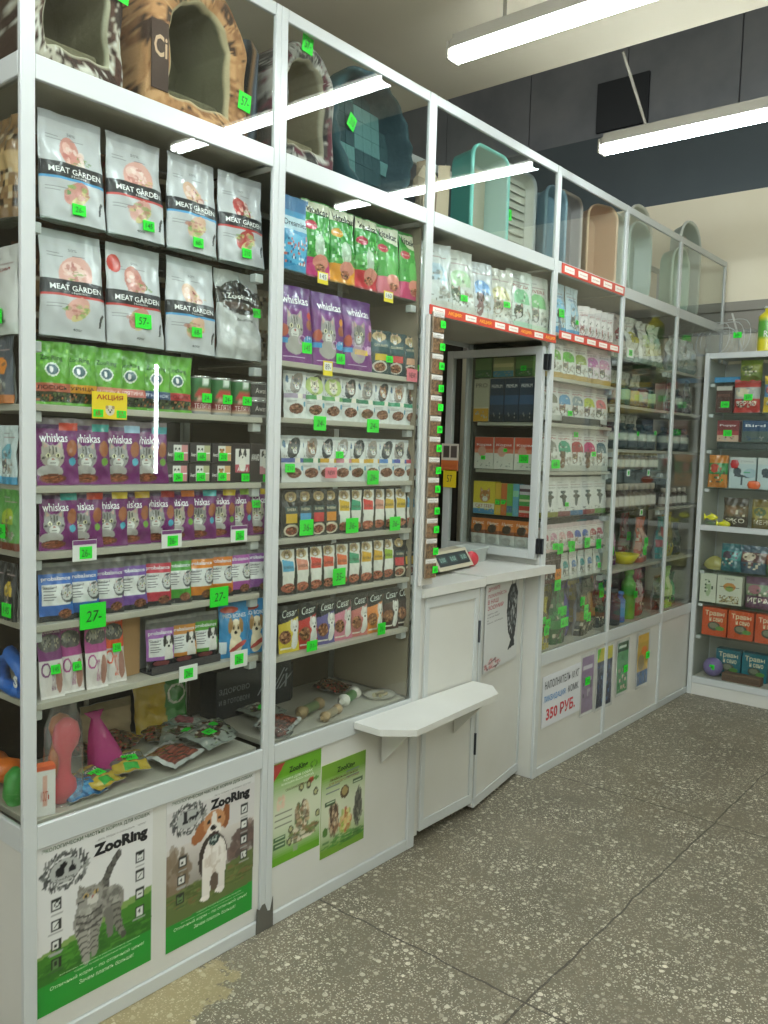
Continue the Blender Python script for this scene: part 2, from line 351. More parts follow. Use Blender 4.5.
# ------------------------------------------------------------------ the hall
def floor_mat():
    m = bpy.data.materials.new('terrazzo'); m.use_nodes = True; nt = m.node_tree; b = nt.nodes['Principled BSDF']; L = nt.links
    tc = nt.nodes.new('ShaderNodeTexCoord')
    def N(t, **k):
        n = nt.nodes.new(t)
        for a, v in k.items(): setattr(n, a, v)
        return n
    def mx(fac, a, c):
        n = N('ShaderNodeMix', data_type='RGBA')
        for s, v in ((0, fac), (6, a), (7, c)):
            if isinstance(v, str): n.inputs[s].default_value = (*lin(v), 1)
            elif isinstance(v, (int, float)): n.inputs[s].default_value = v
            else: L.new(v, n.inputs[s])
        return n.outputs[2]
    def noise(sc, det=5, rgh=.6):
        n = N('ShaderNodeTexNoise'); n.inputs['Scale'].default_value = sc; n.inputs['Detail'].default_value = det; n.inputs['Roughness'].default_value = rgh
        L.new(tc.outputs['Object'], n.inputs['Vector']); return n.outputs['Fac']
    def ramp(x, a, c):
        n = N('ShaderNodeMapRange'); n.inputs['From Min'].default_value = a; n.inputs['From Max'].default_value = c; L.new(x, n.inputs['Value']); return n.outputs['Result']
    def mth(op, a, c):
        n = N('ShaderNodeMath', operation=op)
        for s, v in enumerate((a, c)):
            if isinstance(v, (int, float)): n.inputs[s].default_value = v
            else: L.new(v, n.inputs[s])
        return n.outputs[0]
    base = mx(ramp(noise(2.2), .35, .7), '#5e5747', '#827965')
    base = mx(ramp(noise(45, 3), .3, .7), base, '#6a6556')
    for sc, th, keep in ((95, .31, .42), (42, .34, .60), (170, .34, .4)):
        w = N('ShaderNodeTexVoronoi'); w.inputs['Scale'].default_value = sc; w.inputs['Randomness'].default_value = 1.
        wn = N('ShaderNodeTexNoise'); wn.inputs['Scale'].default_value = sc*1.2; L.new(tc.outputs['Object'], wn.inputs['Vector'])
        ad = N('ShaderNodeVectorMath', operation='MULTIPLY_ADD'); L.new(wn.outputs['Color'], ad.inputs[0]); ad.inputs[1].default_value = (.35/sc,)*3; L.new(tc.outputs['Object'], ad.inputs[2])
        L.new(ad.outputs[0], w.inputs['Vector'])
        sep = N('ShaderNodeSeparateColor'); L.new(w.outputs['Color'], sep.inputs[0])
        chip = mth('MULTIPLY', mth('LESS_THAN', w.outputs['Distance'], th), mth('GREATER_THAN', sep.outputs[0], keep))
        colr = mx(sep.outputs[1], '#98917c', '#ddd6c0')
        base = mx(mth('MULTIPLY', chip, ramp(noise(4), .25, .6)), base, colr)
    base = mx(mth('MULTIPLY', ramp(noise(1.1, 8, .7), .5, .75), .45), base, '#5c533f')
    sx = N('ShaderNodeSeparateXYZ'); L.new(tc.outputs['Object'], sx.inputs[0])
    j = 0
    for ax, at in ((0, 1.0), (0, 2.53), (0, 4.06), (0, -.5), (1, -.78), (1, -2.3)):
        d = mth('LESS_THAN', mth('ABSOLUTE', mth('ADD', mth('SUBTRACT', sx.outputs[ax], at), mth('MULTIPLY', mth('SUBTRACT', noise(6, 2), .5), .03)), 0), .0035)
        j = mth('MAXIMUM', j, d)
    base = mx(mth('MULTIPLY', j, .75), base, '#2e2a22')
    # worn yellowish patch of filler by the base of the first bay
    dx = mth('MULTIPLY', mth('SUBTRACT', sx.outputs[0], .33), 1/.27); dy = mth('MULTIPLY', mth('SUBTRACT', sx.outputs[1], -.06), 1/.12)
    q = mth('ADD', mth('ADD', mth('MULTIPLY', dx, dx), mth('MULTIPLY', dy, dy)), mth('MULTIPLY', mth('SUBTRACT', noise(22, 8, .75), .5), 3.0))
    base = mx(mth('MULTIPLY', mth('LESS_THAN', q, .8), .62), base, '#a3946a')
    L.new(base, b.inputs['Base Color']); b.inputs['Roughness'].default_value = .42; b.inputs['Specular IOR Level'].default_value = .35
    bp = N('ShaderNodeBump'); bp.inputs['Strength'].default_value = .12; L.new(noise(60, 3), bp.inputs['Height']); L.new(bp.outputs[0], b.inputs['Normal'])
    return m
def struct(name, b, m): return obj(name, b, None, m, kind='structure')
struct('floor', MB().box(-5, -4.6, -.1, 4.9, 3.1, 0, ch=.0005), floor_mat())
ceil_m = mat('ceiling_paint', '#d6ccb6', .85, noise=('#c6bca6', 1.2, .3))
struct('ceiling', MB().box(-5, -4.6, 3.05, 2.17, 3.1, 3.3, ch=.0005), ceil_m)
struct('trim_1', MB().box(2.171, -4.6, 3.06, 2.19, 3.1, 3.3, ch=.0005), mat('ceiling_edge', '#b8b09c', .85))
cream = mat('cream_paint', '#efe7cf', .8, noise=('#e6dcc0', 2, .3))
slate = mat('dark_paint', '#565f63', .85, noise=('#4e565b', 2, .3))
slate2 = mat('bare_slate_concrete', '#8a8c90', .9, noise=('#70747a', 3, .25))
struct('wall_right', MB().box(4.72, -4.6, 0, 4.9, 3.1, 3.2, ch=.0005), cream)
struct('wall_right_upper', MB().box(4.74, -4.6, 3.2, 4.9, 3.1, 3.75, ch=.0005), slate)
b = MB()
for i, y0 in enumerate(np.arange(-4.6, 3.1, .77)): b.box(4.76, y0+.004, 3.75, 4.9, y0+.766, 4.8, ch=.003)
struct('wall_right_top', b, slate2)
struct('window_1', MB().box(4.735, .62, 3.78, 4.757, 1.0, 4.12), mat('dark_opening', '#23272c', .5))
struct('wall_back', MB().box(-5, 3.1, 0, 4.9, 3.25, 4.8, ch=.0005), mat('rear_wall_paint', '#968c78', .85, noise=('#857b68', 1.5, .3)))
struct('wall_front', MB().box(-5, -4.75, 0, 4.9, -4.6, 4.8, ch=.0005), mat('hall_wall_paint', '#cfc8b4', .85, noise=('#bdb5a0', 1.5, .3)))
struct('ceiling_upper', MB().box(2.17, -4.6, 4.8, 4.9, 3.1, 4.95, ch=.0005), slate2)
struct('trim_2', MB().box(4.68, -2.5, 2.44, 4.719, 3.0, 2.50, ch=.004).box(4.70, -2.5, 2.30, 4.719, 3.0, 2.44), mat('grey_trunking', '#8e8a80', .6))

def lamp(x, y, z=2.8, label=None, rods=True):
    t = empty('fluorescent_lamp', (x, y, z), label=label, cat='lamp', group='tube lamps hung in rows')
    b = MB(); b.prism([(-.03, -.612), (.03, -.612), (.036, -.6), (.036, .6), (.03, .612), (-.03, .612), (-.036, .6), (-.036, -.6)], .022, .05); b.prism([(-.03, -.6), (.03, -.6), (.03, .6), (-.03, .6)], .0501, .066)
    obj('housing', b, t, 'lampbody')
    for s in (-1, 1):
        c = MB(); c.box(-.034, s*.618-.005, -.010, .034, s*.618+.005, .048, ch=.004); obj('end_cap', c, t, 'lampbody')
    for s in (-1, 1):
        d = MB(); d.tube([(s*.017, -.608, .004), (s*.017, .608, .004)], .0135, 12); obj('tube', d, t, 'tube')
    if rods:
        for s in (-1, 1):
            r = MB(); r.tube([(0, s*.42, .06), (-.26 if x > 2.1 else 0, s*.42-.0, .27)], .006, 8); 
            obj('hanging_rod', r, t, 'lampbody')
    return t
t = empty('added_streak_tube', (3.57, -4.56, 1.7), label='unseen lit tube added opposite, mirrored as the streak in the nearest case', cat='lamp')  # guessed tube, added so its mirror image draws the upright streak
obj('housing', MB().box(-.04, -.035, -.52, .04, -.005, .52, ch=.004), t, 'lampbody'); obj('tube', MB().tube([(0, .012, -.49), (0, .012, .49)], .016, 12), t, 'tube')
for s_ in (-1, 1): obj('end_cap', MB().box(-.03, -.004, s_*.495-.01, .03, .03, s_*.495+.01, ch=.003), t, 'lampbody')
lamp(1.41, -.75, label='long lit tube lamp below the beige ceiling, over the second bay')
lamp(2.50, -.77, label='lit tube lamp on slanted rods in front of the dark wall')
for x, y in ((.2, -.77), (-.9, -.77), (-2.0, -.77), (.5, -2.5), (-.6, -2.5), (-1.7, -2.5), (.9, -3.8), (-.6, -3.8)):  # lamps added out of view for general lighting, clear of the glass reflections
    lamp(x, y, label='tube lamp added out of view to light the hall')

# ------------------------------------------------------------------ display bays
D = .45
def bay(x0, x1, label, shelves, glassy=(), back='back', posts=(.045, .03), low=.55, mid=2.3, top=2.75, panel=True, leftend=False, pl=None, mids=True, backz=(.57, 2.3), topback=False, gap=()):
    t = empty('display_case', (x0, 0, 0), label=label, cat='display case', group='white framed display cases of the pet shop')
    def P(name, b, m='white', **k):
        o = obj(name, b, t, m, **k); o.location = (-x0, 0, 0); return o
    wl, wr = posts
    for y in (0, D): P('post', MB().box(x0, y, 0, x0+wl, y+(.015 if y == 0 else -.015), top, ch=.002), 'frame')
    for y in (0, D): P('post', MB().box(x1-wr, y, 0, x1, y+(.015 if y == 0 else -.015), top, ch=.002), 'frame')
    for z0, z1 in ((top-.035, top), (mid-.004, mid+.05), (low-.03, low+.03), (0, .04)):
        if z0 > .5 and z0 < 2 and not panel: continue
        if z0 < .1 and not panel: continue
        P('rail', MB().box(x0+wl, .001, z0, x1-wr, .014, z1, ch=.002), 'frame')
        if z0 > 2: P('rail', MB().box(x0+wl, D-.014, z0, x1-wr, D-.001, z1, ch=.002), 'frame')
        if leftend: P('rail', MB().box(x0+.001, .0155, z0, x0+.014, D-.0155, z1, ch=.002), 'frame')
    xi0, xi1 = x0+wl+.001, x1-wr-.001
    P('glass_pane', MB().box(xi0, .006, mid+.051, xi1, .010, top-.036, ch=.0003), 'glass')
    if panel:
        P('glass_pane', MB().box(xi0, .006, low+.031, xi1, .010, mid-.006, ch=.0003), 'glass')
        P('lower_panel', MB().box(xi0, .009, .041, xi1, .020, low-.031, ch=.001), 'white')
        P('deck', MB().box(xi0, .030, low+.014, xi1, D-.04, low+.030, ch=.001), 'board')
    if leftend:
        P('end_glass', MB().box(x0+.006, .016, mid+.051, x0+.010, D-.016, top-.036, ch=.0003), 'glass')
        P('end_glass', MB().box(x0+.006, .016, low+.031, x0+.010, D-.016, mid-.006, ch=.0003), 'glass')
        P('end_panel', MB().box(x0+.004, .016, .041, x0+.012, D-.016, low-.031, ch=.001), 'white')
    P('top_board', MB().box(xi0, .0305, mid+.008, xi1, D-.03, mid+.026, ch=.001), 'board')
    if panel:
        P('back_panel', MB().box(xi0, D-.028, .05, xi1, D-.014, mid-.01, ch=.001), back)
    for i, z in enumerate(shelves):
        if i in glassy: P('shelf', MB().box(xi0+.002, .030, z-.007, xi1-.002, D-.05, z-.001, ch=.0005), 'shelfglass')
        else: P('shelf', MB().box(xi0+.002, .026, z-.017, xi1-.002, D-.05, z-.001, ch=.001), 'board')
        for xx in (xi0+.001, xi1-.031): P('shelf_bracket', MB().box(xx, .034, z-.043, xx+.030, .06, z-.018, ch=.002), 'frame')
    return t
Z1 = [2.012, 1.742, 1.58, 1.388, 1.230, 1.057, .868]
Z2 = [2.03, 1.755, 1.585, 1.385, 1.212, 1.031, .845]
bay(-.014, .757, 'nearest display case, with cat and dog food posters on its base', Z1, (0, 1), 'darkback', leftend=True, posts=(.034, .020))
bay(.7575, 1.512, 'second display case, with two green posters on its base', Z2, (0,), 'sideback', posts=(.027, .042))
t4 = bay(2.405, 3.14, 'display case beyond the window, with a price notice on its base', [2.045, 1.845, 1.638, 1.415, 1.20, 1.034, .889], (4, 5, 6), 'midback', leftend=False, posts=(.036, .014))
t5 = bay(3.1405, 3.88, 'display case with a yellow bowl behind its glass', [2.0, 1.762, 1.53, 1.42, 1.2, .889], (0, 3, 4), 'midback', posts=(.014, .015))
bay(3.8805, 4.66, 'farthest display case, meeting the low cabinet in the corner', [2.0, 1.762, 1.53, 1.2, .889], (), 'midback', posts=(.015, .026))
# side panel and glass at the window end of the fourth case
for nm, b, m in (('end_panel', MB().box(2.407, .016, 0, 2.417, D-.016, 1.03, ch=.001), 'white'), ('rail', MB().box(2.405, .0155, 1.03, 2.425, D-.0155, 1.06, ch=.002), 'frame'),
                 ('end_glass', MB().box(2.41, .016, 1.061, 2.414, D-.031, 2.294, ch=.0003), 'glass')):
    o = obj(nm, b, t4, m); o.location = (-2.405, 0, 0)
# header over the service window
t3 = empty('display_case', (1.53, 0, 0), label='short glazed case over the service window with a red strip', cat='display case', group='white framed display cases of the pet shop')
def P3(name, b, m='frame'):
    o = obj(name, b, t3, m); o.location = (-1.53, 0, 0); return o
for z0, z1 in ((2.715, 2.75), (2.296, 2.35), (1.985, 2.02)):
    P3('rail', MB().box(1.513, .001, z0, 2.404, .014, z1, ch=.002)); P3('rail', MB().box(1.513, D-.014, z0, 2.404, D-.001, z1, ch=.002))
P3('glass_pane', MB().box(1.514, .006, 2.351, 2.403, .010, 2.714, ch=.0003), 'glass'); P3('glass_pane', MB().box(1.514, .006, 2.021, 2.403, .010, 2.294, ch=.0003), 'glass')
P3('top_board', MB().box(1.514, .0305, 2.308, 2.403, D-.03, 2.326), 'board'); P3('soffit', MB().box(1.514, .0155, 2.0, 2.403, D-.03, 2.016), 'board')
P3('back_panel', MB().box(1.514, D-.028, 2.021, 2.403, D-.014, 2.294), 'paleback')

# red promotion strips
def strip(x0, x1, z, h, n, words, label):
    b = MB(); b.box(0, -.004, -h/2, x1-x0, -.0005, h/2, '#c5402f', ch=.0005); w = (x1-x0)/n
    for i in range(n):
        kx = i*w
        if words[i % len(words)] == 'A':
            b.text('АКЦИЯ!', .08, .25, .92, .72, flat(w, h, -.004, kx, -h/2), '#ffb43a', .0006, bold=.02)
        else:
            b.box(kx+.16*w, -.0052, -h*.3, kx+.86*w, -.0041, h*.3, '#f1ece2', ch=.0003)
            b.text('Зоотовары', .25, .38, .78, .6, flat(w, h, -.0052, kx, -h/2), '#b03a30', .0004)
    o = obj('promotion_strip', b, None, 'gloss', label=label, cat='sign', group='red promotion strips'); o.location = (x0, 0, z); return o
strip(1.50, 2.44, 2.003, .034, 9, 'BABABBABA', 'long red promotion strip over the service window')
strip(2.47, 3.13, 2.322, .045, 5, 'B', 'upper red strip with white labels across the fourth case')
o = strip(2.47, 3.10, 2.03, .036, 5, 'B', 'lower red strip with white labels on the fourth case shelf')

# ------------------------------------------------------------------ counter
t = empty('service_counter', (1.53, 0, 0), label='white service counter with two panel doors under the window', cat='counter')
def PC(name, b, m='white', par=None, **k):
    o = obj(name, b, par or t, m, **k)
    if not par: o.location = (-1.53, 0, 0)
    return o
PC('counter_body', MB().box(1.513, .035, .03, 1.93, .9, .95, ch=.002).box(1.9305, .12, .03, 2.40, .9, .95, ch=.002).box(1.513, .012, .03, 1.545, .034, .95))
dr = PC('door', MB().box(1.546, .008, .045, 1.905, .030, .945, ch=.002)); b = MB()
for x0, z0, x1, z1 in ((1.546, .045, 1.905, .085), (1.546, .905, 1.905, .945), (1.546, .085, 1.572, .905), (1.88, .085, 1.905, .905)): b.box(x0, .002, z0, x1, .0085, z1, ch=.002)
PC('door_frame', b, 'frame', dr)
an = .16
dr2 = PC('door', MB().box(1.915, .006, .02, 2.42, .028, .945, ch=.002, rz=an, piv=(1.915, .006))); b = MB()
for x0, z0, x1, z1 in ((1.915, .02, 2.42, .06), (1.915, .06, 1.94, .945), (2.395, .06, 2.42, .945)): b.box(x0, .001, z0, x1, .0065, z1, ch=.002, rz=an, piv=(1.915, .006))
PC('door_frame', b, 'frame', dr2)
for z in (.25, .72): PC('hinge', MB().tube([(1.911, 0, z), (1.911, 0, z+.09)], .005, 8), 'dark')
PC('worktop', MB().prism([(1.513, -.012), (1.93, -.012), (1.93, .92), (1.513, .92)], .951, .985), 'white')
PC('worktop', MB().prism([(1.932, -.012), (2.475, -.034), (2.45, -.004), (2.40, -.004), (2.40, .92), (1.932, .92)], .957, .992), 'white')
b = MB(); b.prism([(1.15, -.001), (1.15, -.115), (1.236, -.205), (1.795, -.172), (1.875, -.095), (1.875, -.001)], .545, .567, '#ffffff')
t_ = empty('bag_shelf', (1.5, 0, .55), label='white shelf with cut corners jutting out below the window', cat='shelf')
o = obj('shelf_board', b, t_, 'white'); o.location = (-1.5, 0, -.55)
for x in (1.3, 1.75):
  b = MB(); b.add([(x, -.002, .544), (x, -.15, .544), (x, -.002, .38), (x+.018, -.002, .544), (x+.018, -.15, .544), (x+.018, -.002, .38)], [(0, 1, 2), (5, 4, 3), (0, 3, 4, 1), (1, 4, 5, 2), (2, 5, 3, 0)], '#ffffff')
  o = obj('bracket', b, t_, 'white'); o.location = (-1.5, 0, -.55)

# opened window sash, hinged on the fourth case and swung into the kiosk
t = empty('window_sash', (2.385, .02, 1.0), label='white framed window sash swung open into the kiosk', cat='window')
def PS(name, b, m='frame'):
    o = obj(name, b, t, m); o.location = (-2.385, -.02, -1.0); return o
b = MB(); b.box(2.37, .02, 1.02, 2.398, .055, 1.97).box(2.37, .50, 1.02, 2.398, .535, 1.97).box(2.371, .0555, 1.935, 2.397, .4995, 1.969).box(2.371, .0555, 1.021, 2.397, .4995, 1.06)
PS('sash_frame', b); PS('glass_pane', MB().box(2.382, .056, 1.061, 2.386, .499, 1.934, ch=.0003), 'glass')
for z in (1.08, 1.9): PS('hinge', MB().box(2.375, -.004, z-.035, 2.403, .019, z+.035, ch=.003).tube([(2.39, -.008, z-.035), (2.39, -.008, z+.035)], .006), 'dark')

# the low cabinet against the right wall
XC = 4.355
t = empty('glass_cabinet', (XC, -.2, 0), label='glass fronted cabinet of toys standing square to the cases', cat='cabinet')
def PG(name, b, m='white'):
    o = obj(name, b, t, m); o.location = (-XC, .2, 0); return o
for y0, y1 in ((-.028, .0), (-.78, -.745)):
    for xx in (XC, 4.68): PG('post', MB().box(xx, y0, 0, xx+.03, y1, 2.14, ch=.002), 'frame')
for z0, z1 in ((2.105, 2.14), (1.045, 1.08), (.075, .115)):
    PG('rail', MB().box(XC+.001, -.7445, z0, XC+.029, -.0285, z1, ch=.002), 'frame')
PG('plinth', MB().box(XC+.004, -.7445, 0, XC+.026, -.0285, .074), 'white')
PG('top_board', MB().box(XC+.031, -.745, 2.12, 4.679, -.029, 2.136), 'board')
PG('deck', MB().box(XC+.031, -.745, .10, 4.679, -.029, .114), 'board')
PG('back_panel', MB().box(4.67, -.744, .02, 4.679, -.03, 2.10), 'paleback')
PG('side_panel', MB().box(XC+.031, -.020, .02, 4.679, -.008, 2.10), 'paleback')
PG('glass_pane', MB().box(XC+.012, -.744, 1.081, XC+.016, -.029, 2.104, ch=.0003), 'glass'); PG('glass_pane', MB().box(XC+.012, -.744, .116, XC+.016, -.029, 1.044, ch=.0003), 'glass')
ZC = [1.965, 1.778, 1.555, 1.315, .80, .592, .385]
for z in ZC:
    PG('shelf', MB().box(XC+.032, -.743, z-.010, 4.668, -.030, z-.002, ch=.0005), 'shelfglass'); PG('shelf_bracket', MB().box(XC+.032, -.058, z-.03, XC+.06, -.030, z-.0105), 'frame')
b = MB(); b.box(XC+.031, -.744, 1.05, 4.669, -.03, 1.066); PG('shelf', b, 'board')

def blob(c, cu, cv, ru, rv, cols, n, seed, sz=.2):
    r = random.Random(seed)
    for _ in range(n):
        a = r.random()*6.28; d = r.random()**.5; c.ell(cu+ru*d*math.cos(a), cv+rv*d*math.sin(a), ru*sz*(.5+r.random()), rv*sz*(.5+r.random()), r.choice(cols), .7)
# ------------------------------------------------------------------ goods: designs
def meat(key, band, meatc, seed, circ=False):
    c = Cv(96, 140, '#c3c4c6')
    c.ppr = 1; c.rect(0, .9, 1, .905, '#b5b5b2').rect(0, .86, 1, .864, '#c2c2c0')
    if seed % 3 == 0: c.ell(.45, .66, .16, .14, meatc, rot=.4).ell(.42, .69, .08, .06, '#e6b6aa').ell(.62, .6, .07, .04, '#6b8a4a')
    elif seed % 3 == 1: c.ell(.52, .6, .28, .17, meatc, rot=.2).ell(.48, .65, .16, .07, '#e9c3ba')
    else: c.ell(.47, .6, .2, .13, meatc, rot=-.4).ell(.5, .6, .1, .07, '#8e2f2c').ell(.45, .62, .04, .04, '#e6b6aa')
    blob(c, .5, .6, .17, .1, [meatc, '#e6c4b8', '#b8706a', '#f0dcd4'], 26, seed, .22); blob(c, .56, .58, .22, .05, ['#6b8a4a', '#8aa860', '#c8b070'], 7, seed+1, .16)
    c.rect(0, .40, 1, .535, '#26262a'); c.rect(0, .375, 1, .40, band)
    c.ell(.5, .27, .2, .1, meatc, rot=.3).ell(.55, .22, .16, .045, '#cfc08a', rot=.4).ell(.36, .27, .05, .02, '#5f8a45')
    c.poly([(.84, .12), (.88, .12), (.9, .2), (.94, .24), (.9, .25), (.86, .21)], '#2a2a2a')
    for k, (u, v) in enumerate(((.1, .78), (.1, .755), (.5, .8), (.5, .775), (.72, .72), (.06, .3), (.06, .27), (.06, .16))): c.rect(u, v, u+.20+.05*(k % 3), v+.005, '#8c8c8c')
    blob(c, .5, .26, .2, .08, [meatc, '#d8c890', '#8aa860', '#b8706a'], 24, seed+5, .22); c.rect(0, .925, 1, 1, '#aeb0b2')
    if circ: c.ell(.14, .8, .13, .09, '#c0392f')
    tx = [('MEAT GÅRDEN', .1, .435, .9, .505, '#f2f2f0', dict(bold=.012)), ('Holistic', .42, .408, .66, .428, '#e2e2e0'), ('400г', .42, .06, .58, .085, '#555555', dict(bold=.01)), ('50%', .44, .815, .58, .84, '#777777')]
    make_pouch(key, 'pet_food_bag', .172, .255, .022, 'stand', c, tx, 'gloss', seed, .0015, .06, seal=.92)
meat('mg_blue', '#4a9ccf', '#c98a80', 0); meat('mg_red', '#c23c3a', '#dba79c', 1); meat('mg_blue2', '#4a9ccf', '#d9b096', 2); meat('mg_red2', '#c23c3a', '#b4403c', 5)
meat('mg_redc', '#c23c3a', '#c98a80', 3, True); meat('mg_red4', '#c23c3a', '#dba79c', 4)
c = Cv(60, 80, '#b9bab8'); c.rect(0, .62, 1, .8, '#3b3836'); c.ell(.5, .7, .42, .2, '#2f2b2a').rect(.1, .56, .9, .64, '#4a3a33').ell(.5, .2, .3, .08, '#c9c9c7')
make_pouch('zr_silver', 'pet_food_bag', .17, .255, .028, 'stand', c, [('ZooRing', .2, .66, .8, .74, '#e8e6e0', dict(bold=.012)), ('ZooRing', .35, .42, .68, .46, '#333333')], 'crink', 9, .003, .05, seal=.9)
def brownbag(key, c1, c2, seed):
    c = Cv(40, 50, c1); c.speck(0, .1, 1, .9, [c2, '#7a5a3c', '#c9b79c', '#3a2a20'], .45, seed, 3); c.rect(0, .45, 1, .62, c2)
    make_pouch(key, 'kibble_bag', .16, .24, .03, 'bag', c, [], 'crink', seed, .002)
brownbag('kib1', '#5c4030', '#a07a52', 1); brownbag('kib2', '#6a4a38', '#8a4038', 2); brownbag('kib3', '#4a3a30', '#b09a70', 3)

def zgreen(key, bandc, word, seed, wordc='#3a2a1a'):
    c = Cv(44, 62, '#5aa02c'); c.speck(0, .5, 1, .9, ['#7cc23c', '#4a8a22'], .12, seed, 3)
    c.ell(.5, .55, .2, .11, '#e9efe4').ell(.5, .55, .16, .085, '#4a6a72').ell(.47, .55, .05, .05, '#eeeeee').rect(0, .2, 1, .33, bandc).rect(0, .04, 1, .2, '#2f3a26').speck(0, .05, 1, .19, ['#5a6a40', '#a0603a', '#1c2416'], .4, seed, 2).rect(0, 0, 1, .04, '#5aa02c')
    make_pouch(key, 'wet_food_pouch', .088, .15, .011, 'sachet', c, [('ZooRing', .2, .68, .8, .78, '#1f4a1c', dict(bold=.012)), (word, .1, .235, .9, .3, wordc, dict(bold=.01))], 'crink', seed, .0015, seal=.9)
for k, (a, w_, wc) in enumerate((('#b5604a', 'ЛОСОСЬ', '#3a1a1a'), ('#d8962a', 'КУРИЦА', '#3a2a1a'), ('#d88a72', 'ИНДЕЙКА', '#ffe9dc'), ('#c9706a', 'ТЕЛЯТИНА', '#ffe4e0'), ('#3a4e74', 'ЯГНЁНОК', '#e0e8ff'), ('#b83038', 'КРОЛИК', '#5a1218'))): zgreen(f'zg{k}', a, w_, k, wc)
def can_green(u, v):
    if v > .72 and abs(u-.5) < .06 and abs(v-.86) < .09: return '#dfe8dc'
    if (u-.5)**2/.02+(v-.5)**2/.03 < 1: return '#b8403a' if v > .46 else '#d8b8a0'
    if v < .14: return '#c9b49a'
    return '#2f6a3a' if v > .3 else '#8c3236'
make_can('can_g', .036, .105, can_green, [('ТЕЛЯТИНА', .2, .14, .8, .27, '#f2ddd8')])
make_can('can_k', .036, .052, lambda u, v: '#2c2a2c' if v < .85 else '#55504e', [('Award', .3, .35, .7, .65, '#cfc6c0')])
def award(key, col, seed):
    c = Cv(50, 40, '#332a2c'); c.rect(.3, .1, .95, .85, '#e2ded8').rect(.66, .1, .95, .85, col); c.dog(.48, .62, .12, '#f2eee6', '#2a2624') if seed % 2 == 0 else c.dog(.48, .62, .12, '#c98a52', '#7a4a28')
    c.rect(.66, .45, .95, .5, '#ffffff')
    make_box(key, 'pate_tin', .072, .056, .05, c, [('Award', .03, .3, .27, .5, '#efe9e2', dict(bold=.01))], 'gloss', '#2a2426')
award('aw_pink', '#d08a8c', 0); award('aw_green', '#b8b48a', 2); award('aw_tan', '#d8a878', 1)
c = Cv(40, 64, '#33272a'); c.rect(.2, .25, .95, .85, '#e6e2dc').rect(.2, .25, .95, .45, '#c05a66'); c.dog(.58, .68, .2, '#efe9e0', '#262220')
make_box('aw_tall', 'pet_food_carton', .07, .115, .05, c, [('Award', .3, .28, .85, .38, '#ffffff')], 'gloss', '#2a2022')
c = Cv(40, 64, '#2c2224'); c.rect(.45, .2, .98, .85, '#e6e2dc').rect(.45, .2, .98, .4, '#d08a92'); c.dog(.7, .68, .16, '#efe9e0', '#262220')
make_box('aw_wide', 'pet_food_carton', .08, .115, .05, c, [('AWARD', .02, .55, .42, .72, '#f0ece8', dict(bold=.01))], 'gloss', '#2a2022')

def whisk(key, tip, seed, big=False, top='#5c2a68', foodc='#9a5a3a'):
    c = Cv(52, 80, '#702668'); r = random.Random(seed)
    c.rect(0, .9, 1, 1, '#8a7f86').rect(0, .84, .55, .9, '#4a2458').rect(.55, .82, 1, .93, tip)
    c.cat(.36, .42, .27, r.choice(['#9c9a98', '#b0a89c', '#8c8a88'])); c.ell(.3, .2, .3, .1, '#b4b0ac'); c.ell(.36, .1, .32, .07, '#6b3a2a').kibble(.36, .1, .26, .05, '#8a4a30', '#b06a4a', seed)
    c.ell(.84, .55, .14, .12, foodc, rot=.5).ell(.84, .35, .09, .06, '#6a9a3a' if seed % 2 else '#4aa0b8')
    tx = [('whiskas', .07, .64, .74, .77, '#f6f2f6', dict(bold=.01))]
    if big:
        c = Cv(84, 120, '#74307c'); c.rect(0, .93, 1, 1, '#7a3a92').ell(.5, .9, .62, .2, '#5a2474'); c.cat(.42, .45, .24, '#a29e9a'); c.ell(.42, .22, .26, .12, '#a8a49e'); c.rect(.0, .24, .22, .31, '#3a8fc4').ell(.85, .5, .11, .07, foodc).ell(.85, .62, .07, .05, tip).ell(.83, .3, .16, .06, '#3a9ac8' if seed != 3 else '#d0a0c8').ell(.12, .4, .1, .08, '#b0503a')
        c.ring(.62, .3, .09, .06, '#d8b0d8').rect(.1, .06, .7, .075, '#e0cfe4')
        if seed == 3: c.rect(.3, .22, .75, .3, '#e8c832').ell(.5, .48, .3, .3, '#b070b8', .35); c.cat(.45, .5, .2, '#8a8886')
        tx = [('whiskas', .12, .76, .86, .87, '#ffffff', dict(bold=.01)), ('1+', .76, .3, .88, .36, '#f4e8f6')]
        make_pouch(key, 'dry_food_bag', .165, .235, .024, 'bag', c, tx, 'gloss', seed, .0015); return
    make_pouch(key, 'wet_food_pouch', .092, .148, .010, 'sachet', c, tx, 'foil', seed, .0013, seal=.9)
TIPS = ['#c8402e', '#3aa8a0', '#9cc0d8', '#4aa0a8', '#38a8a0', '#d0402e', '#e8c82e', '#e0b83a', '#b03030', '#e07a2e', '#3ab0b8', '#e0c030', '#8ab03a', '#e8c02a']
for k, tp in enumerate(TIPS): whisk(f'wk{k}', tp, k)
whisk('wkb0', '#c8402e', 1, True); whisk('wkb1', '#e09a3a', 2, True); whisk('wkb2', '#d8a0c8', 3, True)

